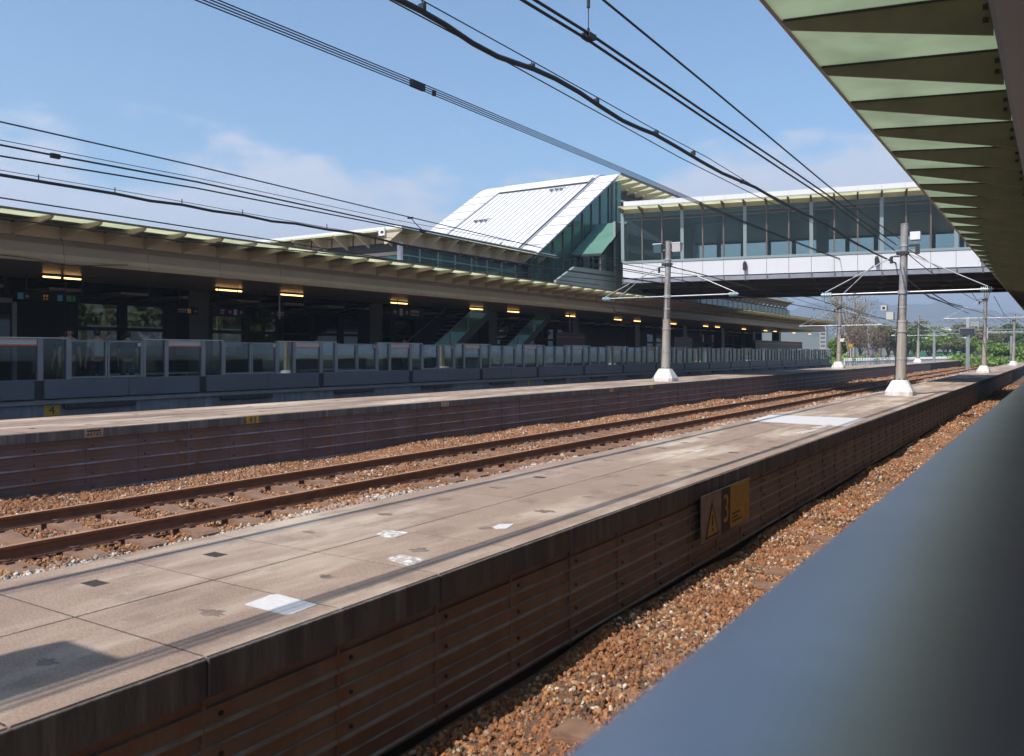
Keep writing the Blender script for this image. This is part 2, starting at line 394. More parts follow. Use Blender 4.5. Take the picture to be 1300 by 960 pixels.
bed('far_track_bed', -18.95, -15.0, -6, 260, lambda x, y: -2.2, M['bed_mid'])

# stones
def stone_proto(k, m):
    bm = bmesh.new(); bmesh.ops.create_icosphere(bm, subdivisions=1, radius=.5)
    r2 = random.Random(k)
    for v in bm.verts:
        v.co *= r2.uniform(.72, 1.15); v.co.z *= .68; v.co.x *= 1.15
    me = bpy.data.meshes.new('ballast_stone'); bm.to_mesh(me); bm.free(); me.materials.append(m)
    return me
def scatter(name, label, pts, sizes, m, seed):
    col = bpy.data.collections.new(name+'_shapes')
    for k in range(4):
        o = bpy.data.objects.new('stone_shape', stone_proto(k+seed*10, m)); col.objects.link(o)
    me = bpy.data.meshes.new(name); n = len(pts); me.vertices.add(n); me.vertices.foreach_set('co', np.asarray(pts, np.float32).ravel())
    a = me.attributes.new('size', 'FLOAT', 'POINT'); a.data.foreach_set('value', np.asarray(sizes, np.float32))
    rv = me.attributes.new('rot', 'FLOAT_VECTOR', 'POINT'); rv.data.foreach_set('vector', rng.uniform(-3.14, 3.14, n*3).astype(np.float32))
    o = bpy.data.objects.new(name, me); C.objects.link(o); tag(o, label, 'ballast', kind='stuff')
    g = bpy.data.node_groups.new(name+'_nodes', 'GeometryNodeTree')
    g.interface.new_socket('Geometry', in_out='INPUT', socket_type='NodeSocketGeometry'); g.interface.new_socket('Geometry', in_out='OUTPUT', socket_type='NodeSocketGeometry')
    gi = g.nodes.new('NodeGroupInput'); go = g.nodes.new('NodeGroupOutput')
    ip = g.nodes.new('GeometryNodeInstanceOnPoints'); ci = g.nodes.new('GeometryNodeCollectionInfo')
    ci.inputs['Collection'].default_value = col; ci.inputs['Separate Children'].default_value = True; ci.inputs['Reset Children'].default_value = True
    ip.inputs['Pick Instance'].default_value = True
    na = g.nodes.new('GeometryNodeInputNamedAttribute'); na.data_type = 'FLOAT'; na.inputs['Name'].default_value = 'size'
    nr = g.nodes.new('GeometryNodeInputNamedAttribute'); nr.data_type = 'FLOAT_VECTOR'; nr.inputs['Name'].default_value = 'rot'
    g.links.new(gi.outputs[0], ip.inputs['Points']); g.links.new(ci.outputs[0], ip.inputs['Instance'])
    g.links.new(na.outputs[0], ip.inputs['Scale']); g.links.new(nr.outputs[0], ip.inputs['Rotation']); g.links.new(ip.outputs[0], go.inputs[0])
    md = o.modifiers.new('scatter', 'NODES'); md.node_group = g
    return o
def strew(x0, x1, zf, bands, keep=None, s0=.05):
    P = []; S = []
    for (ya, yb, dens, sz) in bands:
        n = int((x1-x0)*(yb-ya)*dens); xs = rng.uniform(x0, x1, n); ys = rng.uniform(ya, yb, n)
        ss = sz*(.45+1.15*rng.beta(1.6, 2.4, n))*.98
        for x, y, s in zip(xs, ys, ss):
            if keep and not keep(x, y): continue
            P.append((x, y, zf(x, y)+random.uniform(-.15, .45)*s)); S.append(s)
    return P, S
SLP = .65                                                     # sleeper pitch
def keep_mid(x, y):                                           # leave the sleepers mostly clear
    if -10.2 < x < -7.75:
        ph = (y/SLP) % 1
        if ph < .36: return random.random() < (.10 if -9.6 < x < -8.3 else .25)
    if abs(x+8.22) < .07 or abs(x+9.72) < .07: return False
    return True
B3 = [(0, 14, 1150, .042), (14, 30, 640, .050), (30, 60, 150, .085), (60, 130, 45, .14)]
P, S = strew(-12.25, -7.75, zmid, B3, keep_mid)
scatter('rusty_ballast', 'rust stained ballast stones along the middle track', P, S, M['stone_rust'], 1)
P, S = strew(-7.8, -5.45, zmid, B3)
Pg = [(p, s) for p, s in zip(P, S) if True]
scatter('clean_ballast', 'paler grey ballast strip between middle track and near walkway', P, S, M['stone_grey'], 2)
P, S = strew(-3.28, -.5, zown, [(-.5, 12, 1300, .040), (12, 30, 520, .052), (30, 70, 90, .10)])
scatter('near_track_ballast', 'orange brown ballast stones below the near walkway wall', P, S, M['stone_rust'], 3)

# tracks
def make_track(cx, zt, label, y0, y1, detail):
    root = empty('railway_track', (cx, 0, zt), label, 'railway track', 'railway tracks')
    prof = [(-.033,0),(.033,0),(.035,-.026),(.011,-.040),(.009,-.10),(.060,-.124),(.064,-.138),(-.064,-.138),(-.060,-.124),(-.009,-.10),(-.011,-.040),(-.035,-.026)]
    for s in (-.75, .75):
        m = MB().prism([(s+p[0], p[1]) for p in prof], M['rail'], 'y', y0, y1)
        m.box(s-.030, s+.030, y0, y1, .0005, .0035, M['rail_top'])
        m.build('rail', root)
    slp = MB().prism([(-1.22,-.30),(-1.22,-.165),(-1.16,-.142),(-.45,-.142),(-.35,-.175),(.35,-.175),(.45,-.142),(1.16,-.142),(1.22,-.165),(1.22,-.30)], M['sleeper'], 'y', 0, .235)
    s0 = slp.build('sleeper', root); s0.location = (0, math.floor(y0/SLP)*SLP, 0)
    cl = MB()
    for s in (-.75, .75):
        for e in (-1, 1):
            cl.box(s+e*.075, s+e*.14, .08, .155, -.142, -.120, M['clip'])
            cl.tube([(s+e*.055,.07,-.115),(s+e*.085,.08,-.104),(s+e*.12,.12,-.110),(s+e*.085,.15,-.104),(s+e*.055,.16,-.115)], .008, M['clip'], 5)
    c0 = cl.build('rail_clips', s0, kind='stuff')
    n = int((min(y1, y0+SLP*detail)-y0)/SLP)
    for k in range(1, n):
        s1 = dup(s0, root, (0, s0.location.y+SLP*k, 0))
        if k < 75: dup(c0, s1)
    return root
make_track(-8.97, -1.80, 'rusty middle railway track on orange ballast between the two walkways', -3, 230, 200)
make_track(-1.45, -2.20, 'near railway track mostly hidden below the foreground barrier', -3, 160, 70)
make_track(-17.0, -2.0, 'far railway track sunk between far walkway and platform gates', -3, 160, 60)

# ================================================================== WALKWAYS
PIT = .872
def slab_proto(wd, hole, name, root, hole_seed=0):
    g = .007; x0, x1, y0, y1 = -wd/2+g, wd/2-g, g, PIT-g
    c = .001; m = MB(); h = M['slab']
    vs = [(x0,y0,-.028),(x1,y0,-.028),(x1,y1,-.028),(x0,y1,-.028),(x0,y0,-c),(x1,y0,-c),(x1,y1,-c),(x0,y1,-c),(x0+c,y0+c,0),(x1-c,y0+c,0),(x1-c,y1-c,0),(x0+c,y1-c,0)]
    fs = [(0,1,5,4),(1,2,6,5),(2,3,7,6),(3,0,4,7),(4,5,9,8),(5,6,10,9),(6,7,11,10),(7,4,8,11)]
    if hole:
        hx, hy = .075, .055; cy = PIT/2
        vs += [(-hx,cy-hy,0),(hx,cy-hy,0),(hx,cy+hy,0),(-hx,cy+hy,0),(-hx,cy-hy,-.0045),(hx,cy-hy,-.0045),(hx,cy+hy,-.0045),(-hx,cy+hy,-.0045)]
        fs += [(8,9,13,12),(9,10,14,13),(10,11,15,14),(11,8,12,15),(12,13,17,16),(13,14,18,17),(14,15,19,18),(15,12,16,19)]
        m.poly(vs, fs, h); m.poly([vs[16],vs[17],vs[18],vs[19]], [(0,1,2,3)], M['hole'])
    else:
        m.poly(vs, fs+[(8,9,10,11)], h)
        rr = random.Random(hole_seed); k = 22; sx_ = rr.uniform(.05, .13); sy_ = rr.uniform(.035, .085); ox = rr.uniform(-.03, .03)
        o = [(ox+math.cos(6.283*i/k)*sx_*rr.uniform(.5, 1.25), PIT/2+math.sin(6.283*i/k)*sy_*rr.uniform(.5, 1.25)) for i in range(k)]
        m.poly([(a, b, .0012) for a, b in o]+[(a, b, -.001) for a, b in o], [tuple(range(k))]+[(i, (i+1) % k, (i+1) % k+k, i+k) for i in range(k)], M['hole'])
    return m.build(name, root)
def wall_proto(L_, H, nr, mp_, mr_, root, pr=.034):
    """folded steel panel: flats with proud half-round ridges, outline in (x,z) extruded along y"""
    m = MB(); band = H/nr; t = .006
    z = 0; pts = []
    segs = []
    for k in range(nr):
        segs += [((0, z), (0, z-band*.30), mp_), ((0, z-band*.30), (.013, z-band*.335), mr_ if pr < .03 else mp_), ((.013, z-band*.335), (.013, z-band*.36), mp_), ((.013, z-band*.36), (.008, z-band*.40), mp_), ((.008, z-band*.40), (.008, z-band*.76), mp_),
                 ((.008, z-band*.76), (pr, z-band*.82), mr_), ((pr, z-band*.82), (pr, z-band*.875), mr_), ((pr, z-band*.875), (0, z-band*.93), mp_), ((0, z-band*.93), (0, z-band), mp_)]
        z -= band
    for a, b, mm in segs:
        m.poly([(a[0], .004, a[1]), (a[0], L_-.004, a[1]), (b[0], L_-.004, b[1]), (b[0], .004, b[1])], [(0, 1, 2, 3)], mm)
    m.box(-.03, -.002, 0, L_, -H, 0, mp_)
    m.box(-.001, .014, -.006, .012, -H, 0, mp_)                # cover strip over the seam
    z = 0
    for k in range(nr):
        for yy in (.09,):
            m.poly([(.009, yy, z-band*.52), (.009, yy+.022, z-band*.52), (.009, yy+.022, z-band*.64), (.009, yy, z-band*.64),
                    (.022, yy+.004, z-band*.54), (.022, yy+.018, z-band*.54), (.022, yy+.018, z-band*.62), (.022, yy+.004, z-band*.62)],
                   [(4,5,6,7),(0,1,5,4),(1,2,6,5),(2,3,7,6),(3,0,4,7)], M['bolt'])
        z -= band
    return m.build('wall_panel', root)

def walkway(label, x0, x1, zt, beam_h, wall_b, mp_, mr_, y_first, n_slab, n_wall, y_end, label_wall):
    root = empty('walkway', (0, 0, zt), label, 'walkway')
    xc = (x0+x1)/2; wd = (x1-x0)/2
    MB().box(x0+.04, x1-.04, -7, y_end, wall_b-zt-.1, -.003, M['joint']).build('core_wall', root)
    sp = slab_proto(wd, True, 'slab', root); sp.location = (xc-wd/2, y_first, 0)
    alts = [slab_proto(wd, False, 'slab', root, 3+q_) for q_ in range(9)]
    for q_, a_ in enumerate(alts): a_.location = (xc+wd/2, y_first-PIT*(q_+1), 0)
    for k in range(n_slab):
        for s in (-1, 1):
            if k == 0 and s == -1: continue
            o = dup(sp if random.random() < .22 else random.choice(alts), root, (xc+s*wd/2, y_first+PIT*k, random.uniform(-.0007, .0007)))
    ye = y_first+PIT*n_slab
    MB().box(x0, xc-.004, ye, y_end, -.08, 0, M['slab']).box(xc+.004, x1, ye, y_end, -.08, 0, M['slab']).build('slab_run', root)
    # concrete edge blocks, right side; left kerb
    bb = MB().box(-.12, .012, .004, PIT*2-.004, -beam_h, -.006, M['beam']).build('edge_block', root, bevel=.006)
    bb.location = (x1, y_first, 0)
    nb = n_slab//2
    for k in range(1, nb): dup(bb, root, (x1+random.uniform(-.003, .003), y_first+PIT*2*k, random.uniform(-.004, 0)))
    MB().box(x1-.12, x1+.010, y_first+PIT*2*nb, y_end, -beam_h, -.006, M['beam']).build('edge_run', root)
    MB().box(x0-.012, x0+.10, -7, y_end, -.5, -.006, M['beam']).build('kerb', root)
    H = zt-beam_h-wall_b
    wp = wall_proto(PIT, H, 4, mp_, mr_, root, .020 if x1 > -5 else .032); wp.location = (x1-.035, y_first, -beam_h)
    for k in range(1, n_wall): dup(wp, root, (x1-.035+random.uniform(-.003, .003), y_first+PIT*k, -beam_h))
    return root
YA = 2.51-PIT*4
near_w = walkway('near concrete walkway with rusty corrugated side running from lower left to right', XN0, XN1, ZS, .19, -2.36, M['panel_near'], M['ridge_near'], YA, 76, 95, 230, '')
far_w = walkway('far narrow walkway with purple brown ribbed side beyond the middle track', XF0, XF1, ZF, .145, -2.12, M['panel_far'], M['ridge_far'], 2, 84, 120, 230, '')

# paint patches on the near walkway
def gz(px, py, Z):
    d = 1075*(-Z)/(py-448); Xx = -(VPX-px)*d*cs/1075; return Vector((Xx, (d+Xx*sn)/cs, Z))
def patch(name, pxs, m, lift=.004, parent=near_w, Z=ZS):
    vs = []
    for q in pxs:
        p = gz(q[0], q[1], Z); vs.append((p.x, p.y, lift))
    n = len(vs); vs2 = [(a, b, c-.0035) for a, b, c in vs]
    MB().poly(vs+vs2, [tuple(range(n))]+[(i, (i+1) % n, (i+1) % n+n, i+n) for i in range(n)], m).build(name, parent)
patch('paint_patch', [(311,768),(343,756),(352,755),(403,768),(372,780),(362,781)], M['paint'])
patch('paint_patch', [(490,710),(507,705),(514,705.5),(545,712),(526,718.5),(518,718)], M['paint_worn'])
patch('paint_patch', [(625,670),(634,666),(653,665.5),(643,671.5),(631,672)], M['paint'])
patch('paint_patch', [(478,679),(490,673.5),(520,676.5),(503,683),(489,682)], M['paint_worn'])
patch('paint_patch', [(874,573),(893,570.5),(897,571.5),(886,574)], M['paint_worn'])
patch('paint_patch', [(1007,549.5),(1034,545),(1039,546),(1020,550.5)], M['paint_worn'])
patch('paint_patch', [(1030,543),(1052,539.5),(1056,540.5),(1040,544)], M['paint_worn'])
patch('paint_patch', [(952,534.5),(977,527),(1100,531.5),(1073,541.5)], M['paint'])

# warning sign on the near wall
sg = empty('warning_sign', (XN1+.03, 8.82, -1.56), 'rusting yellow warning board with triangle and number 3 on near wall', 'sign')
MB().box(0, .012, 0, 1.68, -.52, 0, M['sign_plate']).build('plate', sg)
MB().box(.012, .016, .94, 1.66, -.50, -.015, M['yellow']).build('yellow_field', sg)
MB().box(.012, .016, .64, .93, -.51, -.01, M['black']).build('black_strip', sg)
MB().prism([(.10,-.49),(.54,-.49),(.32,-.10)], M['black'], 'x', .012, .016).prism([(.15,-.465),(.49,-.465),(.32,-.16)], M['yellow'], 'x', .0165, .019).build('triangle', sg)
MB().prism([(.30,-.37),(.34,-.37),(.335,-.25),(.305,-.25)], M['black'], 'x', .0195, .021).box(.0195, .021, .302, .338, -.43, -.395, M['black']).build('exclamation_mark', sg)
text_mesh('3', .46, M['yellow'], 'digit', sg, (.017, .785, -.26), (R(90), 0, R(90)), sx=.9)
tx = MB()
for k, (a, b) in enumerate([(1.0, 1.28), (1.0, 1.20), (1.0, 1.34)]):
    yy = a
    while yy < b: tx.box(.0165, .018, yy, yy+.03, -.36-.045*k, -.335-.045*k, M['black']); yy += .045
tx.build('small_print', sg)
# number plates on the far walkway
def plate(px0, px1, wd_, m, txt, label, name='number_plate', dz=0, bar=False):
    p = at(px0, 548, XF1+.016); q = at(px1, 548, XF1+.016); ln = q.y-p.y
    r = empty(name, (XF1+.014, p.y, ZF-.008+dz), label, 'sign')
    MB().box(0, .006, 0, ln, -.13, 0, m).build('plate', r)
    if txt: text_mesh(txt, .13 if len(txt) < 3 else .085, M['black'], 'lettering', r, (.0065, ln/2, -.065 if len(txt) < 3 else -.092), (R(90), 0, R(90)), sx=1.15)
    if len(txt) > 3:
        t2 = MB()
        for k in range(6): t2.box(.0062, .0075, .04+k*(ln-.08)/6, .04+k*(ln-.08)/6+.035, -.045, -.02, M['black'])
        t2.build('small_print', r)
plate(107, 131, 0, M['cream'], '44740', 'cream stencilled plate reading 44740 at left of the far walkway edge')
plate(313, 323, 0, M['yellow'], '4', 'yellow square plate with black 4 on the far walkway edge')
plate(325.3, 328.5, 0, M['yellow'], '', 'narrow yellow strip right of the yellow 4 plate', 'marker_strip')
plate(560, 570, 0, M['cream'], '', 'blank cream marker plate on middle of far walkway edge', 'marker_plate')
plate(774, 779, 0, M['cream'], '', 'small cream marker plate left of the far mast', 'marker_plate')
plate(825, 829, 0, M['yellow'], '', 'small yellow marker plate just below the far mast', 'marker_plate')

# ================================================================== CATENARY MASTS
def make_mast(X, Y, zb, arm_z, top_h, label, extras, ln=2.9):
    r = empty('catenary_mast', (X, Y, zb), label, 'mast', 'overhead line masts')
    lean = .024
    def ax(z): return lean*z
    # plinth
    def ring(hw, z, c):
        return [(-hw+c,-hw,z),(hw-c,-hw,z),(hw,-hw+c,z),(hw,hw-c,z),(hw-c,hw,z),(-hw+c,hw,z),(-hw,hw-c,z),(-hw,-hw+c,z)]
    vs = ring(.42, 0, .10)+ring(.42, .13, .10)+ring(.24, .48, .08)+ring(.22, .50, .08); n = 8
    fs = [(j*n+i, j*n+(i+1) % n, (j+1)*n+(i+1) % n, (j+1)*n+i) for j in range(3) for i in range(n)]+[tuple(range(24, 32))]
    MB().poly(vs, fs, M['pedestal']).build('plinth', r, bevel=.012)
    MB().tube([(ax(.45),0,.45),(ax(1.6),0,1.6),(ax(2.45),0,2.45)], [.185, .165, .155], M['pole_low'], 20).tube([(ax(2.40),0,2.40),(ax(2.47),0,2.47)], .168, M['pole_low'], 20).build('lower_tube', r)
    MB().tube([(ax(2.45),0,2.45),(ax(top_h),0,top_h)], [.125, .115], M['pole_up'], 18).tube([(ax(top_h),0,top_h),(ax(top_h),0,top_h+.03)], .125, M['pole_up'], 18).build('upper_tube', r)
    MB().tube([(-.15,-.14,.45),(ax(2.4)-.13,-.11,2.4),(ax(3.4)-.10,-.09,3.4)], .014, M['cable'], 6).build('earth_cable', r)
    mbx = MB()
    for zz in (1.2, 2.1, 2.9, top_h-.7): mbx.tube([(ax(zz), 0, zz-.03), (ax(zz), 0, zz+.03)], (.185 if zz < 2.4 else .135), M['galv'], 16)
    mbx.tube([(ax(.5), 0, .49), (ax(.5), 0, .515)], .215, M['galv'], 16)
    mbx.build('band_clamps', r, kind='stuff')
    nb_ = MB()
    for q_ in range(8): nb_.tube([(.195*math.cos(q_*.785), .195*math.sin(q_*.785), .50), (.195*math.cos(q_*.785), .195*math.sin(q_*.785), .56)], .016, M['bolt'], 6)
    nb_.build('anchor_bolts', r, kind='stuff')
    az = arm_z-zb; ac = ax(az)
    MB().tube([(ac-ln,0,az),(ac+ln,0,az)], .026, M['galv'], 8).tube([(ac,0,az-.06),(ac,0,az+.06)], .16, M['galv'], 12).build('cross_arm', r)
    sz = az+1.28
    for s in (-1, 1):
        MB().tube([(ac+s*.12,0,sz),(ac+s*(ln-.15),0,az+.08)], .020, M['galv'], 6).build('stay_rod', r)
        if s == -1: MB().tube([(ac+s*.9,-.02,sz-.35),(ac+s*(ln-.75),0,az+.03)], .017, M['galv'], 6).build('stay_rod', r)
        iz = MB()
        for k in range(6): iz.tube([(ac+s*(ln-.05)-s*.055*k,0,az-.01),(ac+s*(ln-.05)-s*.055*k-s*.02,0,az-.01)], .085, M['insul'], 12)
        iz.build('insulator', r)
        MB().tube([(ac+s*(ln-.1),0,az-.05),(ac+s*(ln-.14),0,az-.28),(ac+s*(ln-.45),0,az-.34),(ac+s*(ln-.6),0,az-.1)], .010, M['wire'], 5).build('steady_arm', r)
    MB().box(ac-.18, ac+.18, -.16, .16, sz-.05, sz+.05, M['wire']).tube([(ac-.35,0,sz-.1),(ac-.35,0,sz-.32)], .05, M['wire'], 8).box(ac-.36, ac-.1, -.02, .02, sz-.12, sz-.08, M['wire']).build('head_clamp', r)
    if 'flood' in extras:
        for s, mm, nm in ((-1, M['glass_dark'], 'left'), (1, M['white_panel'], 'right')):
            f = MB(); cx = ax(top_h-.3)+s*(.42 if s < 0 else .38)
            z0 = top_h-.42
            f.prism([(-.12, z0), (.10, z0+.05), (.14, z0+.32), (-.16, z0+.34)], M['dark_teal'] if s < 0 else M['gate_white'], 'x', cx-.17, cx+.17)
            f.prism([(-.17, z0+.34), (.16, z0+.32), (.16, z0+.35), (-.17, z0+.37)], M['white_panel'], 'x', cx-.19, cx+.19)
            f.box(min(cx, ax(top_h)), max(cx, ax(top_h)), -.02, .02, z0+.08, z0+.12, M['grey_metal'])
            f.build('floodlight', r)
    if 'lamp' in extras:
        cx = ax(top_h)+.33; z0 = top_h-.55
        MB().prism([(-.14, z0+.02), (.10, z0), (.14, z0+.26), (-.14, z0+.28)], M['white_panel'], 'x', cx-.15, cx+.15).box(ax(top_h), cx, -.02, .02, z0+.08, z0+.12, M['grey_metal']).build('floodlight', r)
        MB().box(ac+.1, ac+.5, -.03, .03, sz+.2, sz+.27, M['wire']).box(ac+.38, ac+.5, -.06, .06, sz-.05, sz+.22, M['wire']).build('pulley_bracket', r)
    if 'box' in extras:
        MB().box(-.56, -.38, -.22, .02, 2.80, 2.97, M['gate_white']).box(-.51, -.43, -.235, -.22, 2.85, 2.92, M['dark']).box(-.38, -.1, -.02, .02, 2.84, 2.88, M['grey_metal']).build('signal_box', r)
        MB().box(-.40, -.18, -.18, .05, 2.50, 2.74, M['gate_white']).build('junction_box', r)
    if 'cctv' in extras:
        MB().prism([(-.25, 1.95), (.15, 2.02), (.15, 2.2), (-.25, 2.12)], M['white_panel'], 'x', .15, .42).box(.1, .3, -.02, .02, 2.2, 2.5, M['dark']).build('camera_housing', r)
    return r
make_mast(-4.42, -7.6, ZS, 2.0, 5.6, 'mast behind the camera carrying the overhead wires', ('lamp',), 2.4)
make_mast(-4.42, 30.4, ZS, 2.0, 5.62, 'nearest tall brown catenary mast on white plinth, right of centre', ('lamp', 'box'), 2.6)
make_mast(-4.50, 68.0, ZS, 2.45, 5.75, 'second mast on the near walkway, under the footbridge end', (), 2.6)
make_mast(-4.3, 108.0, ZS, 2.3, 5.6, 'third and farthest mast on the near walkway at right edge', (), 2.6)
make_mast(-13.3, 31.9, ZF, 2.26, 5.58, 'mast on the far walkway with two floodlights on top, centre of photo', ('flood',))
make_mast(-13.6, 65.0, ZF, 2.0, 5.3, 'mast on the far walkway at end of the platform gates with camera', ('cctv',))
make_mast(-13.7, 107.0, ZF, 2.0, 5.4, 'distant thin mast on far walkway in front of the trees', ())

# ================================================================== OVERHEAD WIRES
def wire(name, label, pts, X, r, m=None, seg=6, extra=None, cat='overhead wire', ext_back=True):
    P3 = [at(a, b, X) for a, b in pts]
    if ext_back:
        d = (P3[0]-P3[1]).normalized() if len(P3) > 1 else Vector((0, -1, 0))
        if P3[0].y > -6: P3 = [P3[0]+d*((P3[0].y+7)/max(.2, -d.y))]+P3
    mb_ = MB().tube(P3, r, m or M['wire'], seg)
    o = mb_.build(name, label=label, cat=cat, group='overhead line wires')
    return o, P3
# W1: four-strand feeder bundle above the middle track
fb = empty('feeder_cable', (0, 0, 0), 'bundle of four parallel feeder strands crossing the sky towards the footbridge', 'overhead wire', 'overhead line wires')
base = [at(265, 1, -8.5), at(530, 108, -8.5), at(801, 221, -8.5), at(942, 281, -8.5), at(1050, 323, -8.5), at(1100, 341, -8.5), at(1230, 398, -8.5)]
base = [base[0]+(base[0]-base[1]).normalized()*12]+base
for k in range(4):
    off = Vector((0, 0, .036*(k-1.5)*1.0))
    pts = [p+off*(1.0 if i < 4 else .6) for i, p in enumerate(base)]
    MB().tube(pts, .0085, M['cable'], 6).build('conductor', fb)
p = at(530, 108, -8.5); MB().box(p.x-.03, p.x+.03, p.y-.16, p.y+.16, p.z-.06, p.z+.05, M['cable']).build('spacer_clamp', fb)
p = at(551, 118, -8.5); MB().box(p.x-.02, p.x+.02, p.y-.03, p.y+.03, p.z-.05, p.z+.04, M['cable']).build('spacer_clamp', fb)
# W2 thick hanging cable with carrier wires
X2 = -6.2
th, P2 = wire('feeder_cable', 'thick drooping black cable slung from thin carrier wires over near walkway',
     [(507,0),(533,13),(566,32),(600,55),(632,72),(655,80),(677,87.5),(705,100),(735,117),(760,134),(790,153),(812,163),(830,170),(860,187),(890,205),(917,220),(959,238),(988,255),(1023,272),(1048,284),(1080,305),(1110,321.5),(1141,336),(1175,368),(1205,385),(1222,389)], X2, .036, M['cable'], 10)
wire('carrier_wire', 'thin wire just above the thick drooping cable', [(535,0),(640,58),(757,123),(832,165),(898,200),(960,238),(1080,300)], X2+.02, .008)
wire('carrier_wire', 'thin straight wire just below the thick drooping cable', [(495,0),(640,77),(863,200),(961,249),(1015,275),(1100,317)], X2-.03, .009)
for q in ((536,8),(675,84),(757,128),(833,168),(880,194),(942,230)):
    a = at(q[0], q[1], X2)
    MB().tube([a-Vector((0,0,.07)), a+Vector((0,0,.06))], .008, M['wire'], 5).box(a.x-.045, a.x+.045, a.y-.02, a.y+.02, a.z-.05, a.z+.03, M['cable']).build('cable_clip', th)
X3 = -4.47
w3, _ = wire('contact_wire', 'left wire of the close pair running to the nearest mast', [(663,0),(742,48),(900,154),(1001,221),(1049,252),(1100,291),(1136,318)], X3, .017, M['cable'])
w3b, _ = wire('contact_wire', 'right wire of the close pair running to the nearest mast', [(679,0),(750,44),(900,146),(1010,219.5),(1060,254),(1100,284),(1138,311)], X3+.04, .017, M['cable'])
a = at(747, 44, X3+.02); b = at(747, 10, X3+.02); c_ = at(747, -12, X3+.02)
MB().tube([a, b, c_, c_+Vector((0,0,.3))], .006, M['wire'], 5).tube([a, a+Vector((0,0,.07))], .016, M['cable'], 8).tube([b, b+Vector((0,0,.09))], .020, M['cable'], 8).box(a.x-.06, a.x+.05, a.y-.06, a.y+.09, a.z-.05, a.z+.01, M['cable']).tube([a+Vector((0,.05,0)), a+Vector((0,.18,.05))], .010, M['cable'], 6).build('dropper', w3)
wire('messenger_wire', 'single wire right of the pair, highest at top right of the sky', [(766,0),(900,110),(1032,220),(1050,235),(1100,274),(1142,303)], X3-.13, .016, M['cable'])
bx = empty('shadow_box', (-4.60, -2.95, 2.6), 'unseen long grey box added behind the camera to shadow the near walkway', 'shadow caster')  # added out of view so that its shadow falls on the near walkway
MB().box(-.25, .25, 0, 1.8, -.16, .10, M['grey_metal']).build('case', bx, bevel=.02)
for yy in (.2, 1.2): MB().tube([(0, yy, .1), (.02, yy, .28)], .012, M['cable'], 6).build('hanger', bx)
# beyond the mast
wire('contact_wire', 'wire running away from the nearest mast to the second one', [(1152,322),(1178,343),(1206,362),(1232,378),(1250,386)], -4.6, .016, ext_back=False)
wire('messenger_wire', 'upper wire leaving the nearest mast towards the second mast', [(1152,316),(1185,336),(1222,358),(1250,369)], -4.5, .016, ext_back=False)
wire('contact_wire', 'sagging dark wire from mast to second mast under footbridge', [(1152,355),(1180,378),(1210,388),(1240,395),(1262,402),(1290,416)], -4.9, .022, ext_back=False)
# left group over the far track
XL = -14.7
wl, _ = wire('messenger_wire', 'topmost of the parallel wires at upper left above the far platform', [(0,154.6),(250,211),(500,271),(521,276),(700,318),(843,345),(940,357),(1050,392)], XL, .014)
wire('carrier_wire', 'very thin second wire below the topmost at left', [(0,177.7),(250,226),(500,279),(640,305),(843,340)], XL+.2, .007)
wl3, _ = wire('contact_wire', 'dark third wire from top at left with a small clamp', [(0,184),(70,197.5),(250,231),(500,285),(700,325),(843,350)], XL, .018, M['cable'])
wire('contact_wire', 'fourth wire from top at left, merging near the escalator hall', [(0,198),(250,239),(500,288),(700,328),(843,352),(1000,380)], XL-.25, .016, M['cable'])
we, _ = wire('feeder_cable', 'thicker hanging cable in lower part of the left wires', [(0,222),(60,232),(146,246),(190,255),(231,260),(270,268),(308,273),(345,281),(375,284),(415,291.5),(450,296),(480,303),(510,311),(600,325),(700,341),(800,354),(843,360)], XL+.3, .028, M['cable'], 8)
wire('carrier_wire', 'thin carrier just above the thicker left cable', [(0,216),(146,241),(231,256),(308,270),(415,289),(500,303)], XL+.3, .006)
for q in ((49,229),(146,245),(231,259),(308,272),(415,290)):
    a = at(q[0], q[1], XL+.3); MB().tube([a-Vector((0,0,.04)), a+Vector((0,0,.10))], .010, M['wire'], 5).build('cable_clip', we)
wire('contact_wire', 'lower left wire passing just above the canopy edge', [(0,251),(173,278),(327,302),(500,330),(700,349),(843,364)], XL, .013, M['cable'])
wire('contact_wire', 'lowest left wire crossing in front of the canopy ribs', [(0,276.5),(100,290),(230,306),(330,314),(560,336),(760,362)], XL+.8, .013, M['cable'])
a, b = at(521, 276, XL), at(537, 293, XL); MB().tube([a, (a+b)/2-Vector((0,0,.02)), b], .012, M['wire'], 5).tube([a-Vector((0,.1,.03)), a+Vector((0,.1,0))], .03, M['cable'], 6).tube([b-Vector((0,.12,.03)), b+Vector((0,.12,0))], .035, M['cable'], 6).build('jumper', wl)
a = at(70, 197.5, XL); MB().box(a.x-.03, a.x+.03, a.y-.08, a.y+.08, a.z-.05, a.z+.03, M['cable']).build('clamp', wl3)
# middle track, beyond far mast
for k, (pp, X_, rr, lb) in enumerate([
    ([(850,338),(905,352),(960,368),(1030,378),(1100,400)], -12.0, .02, 'wire from far mast passing under the footbridge'),
    ([(935,376),(985,383),(1060,396),(1150,408)], -10.6, .018, 'low wire between the far walkway masts'),
    ([(1060,385),(1110,402),(1165,416),(1220,428)], -11.5, .022, 'far wire beyond the platform end mast'),
    ([(1262,376),(1275,400),(1300,416)], -3.4, .02, 'wire falling away from the second mast at right edge')]):
    wire('contact_wire', lb, pp, X_, rr, ext_back=False)

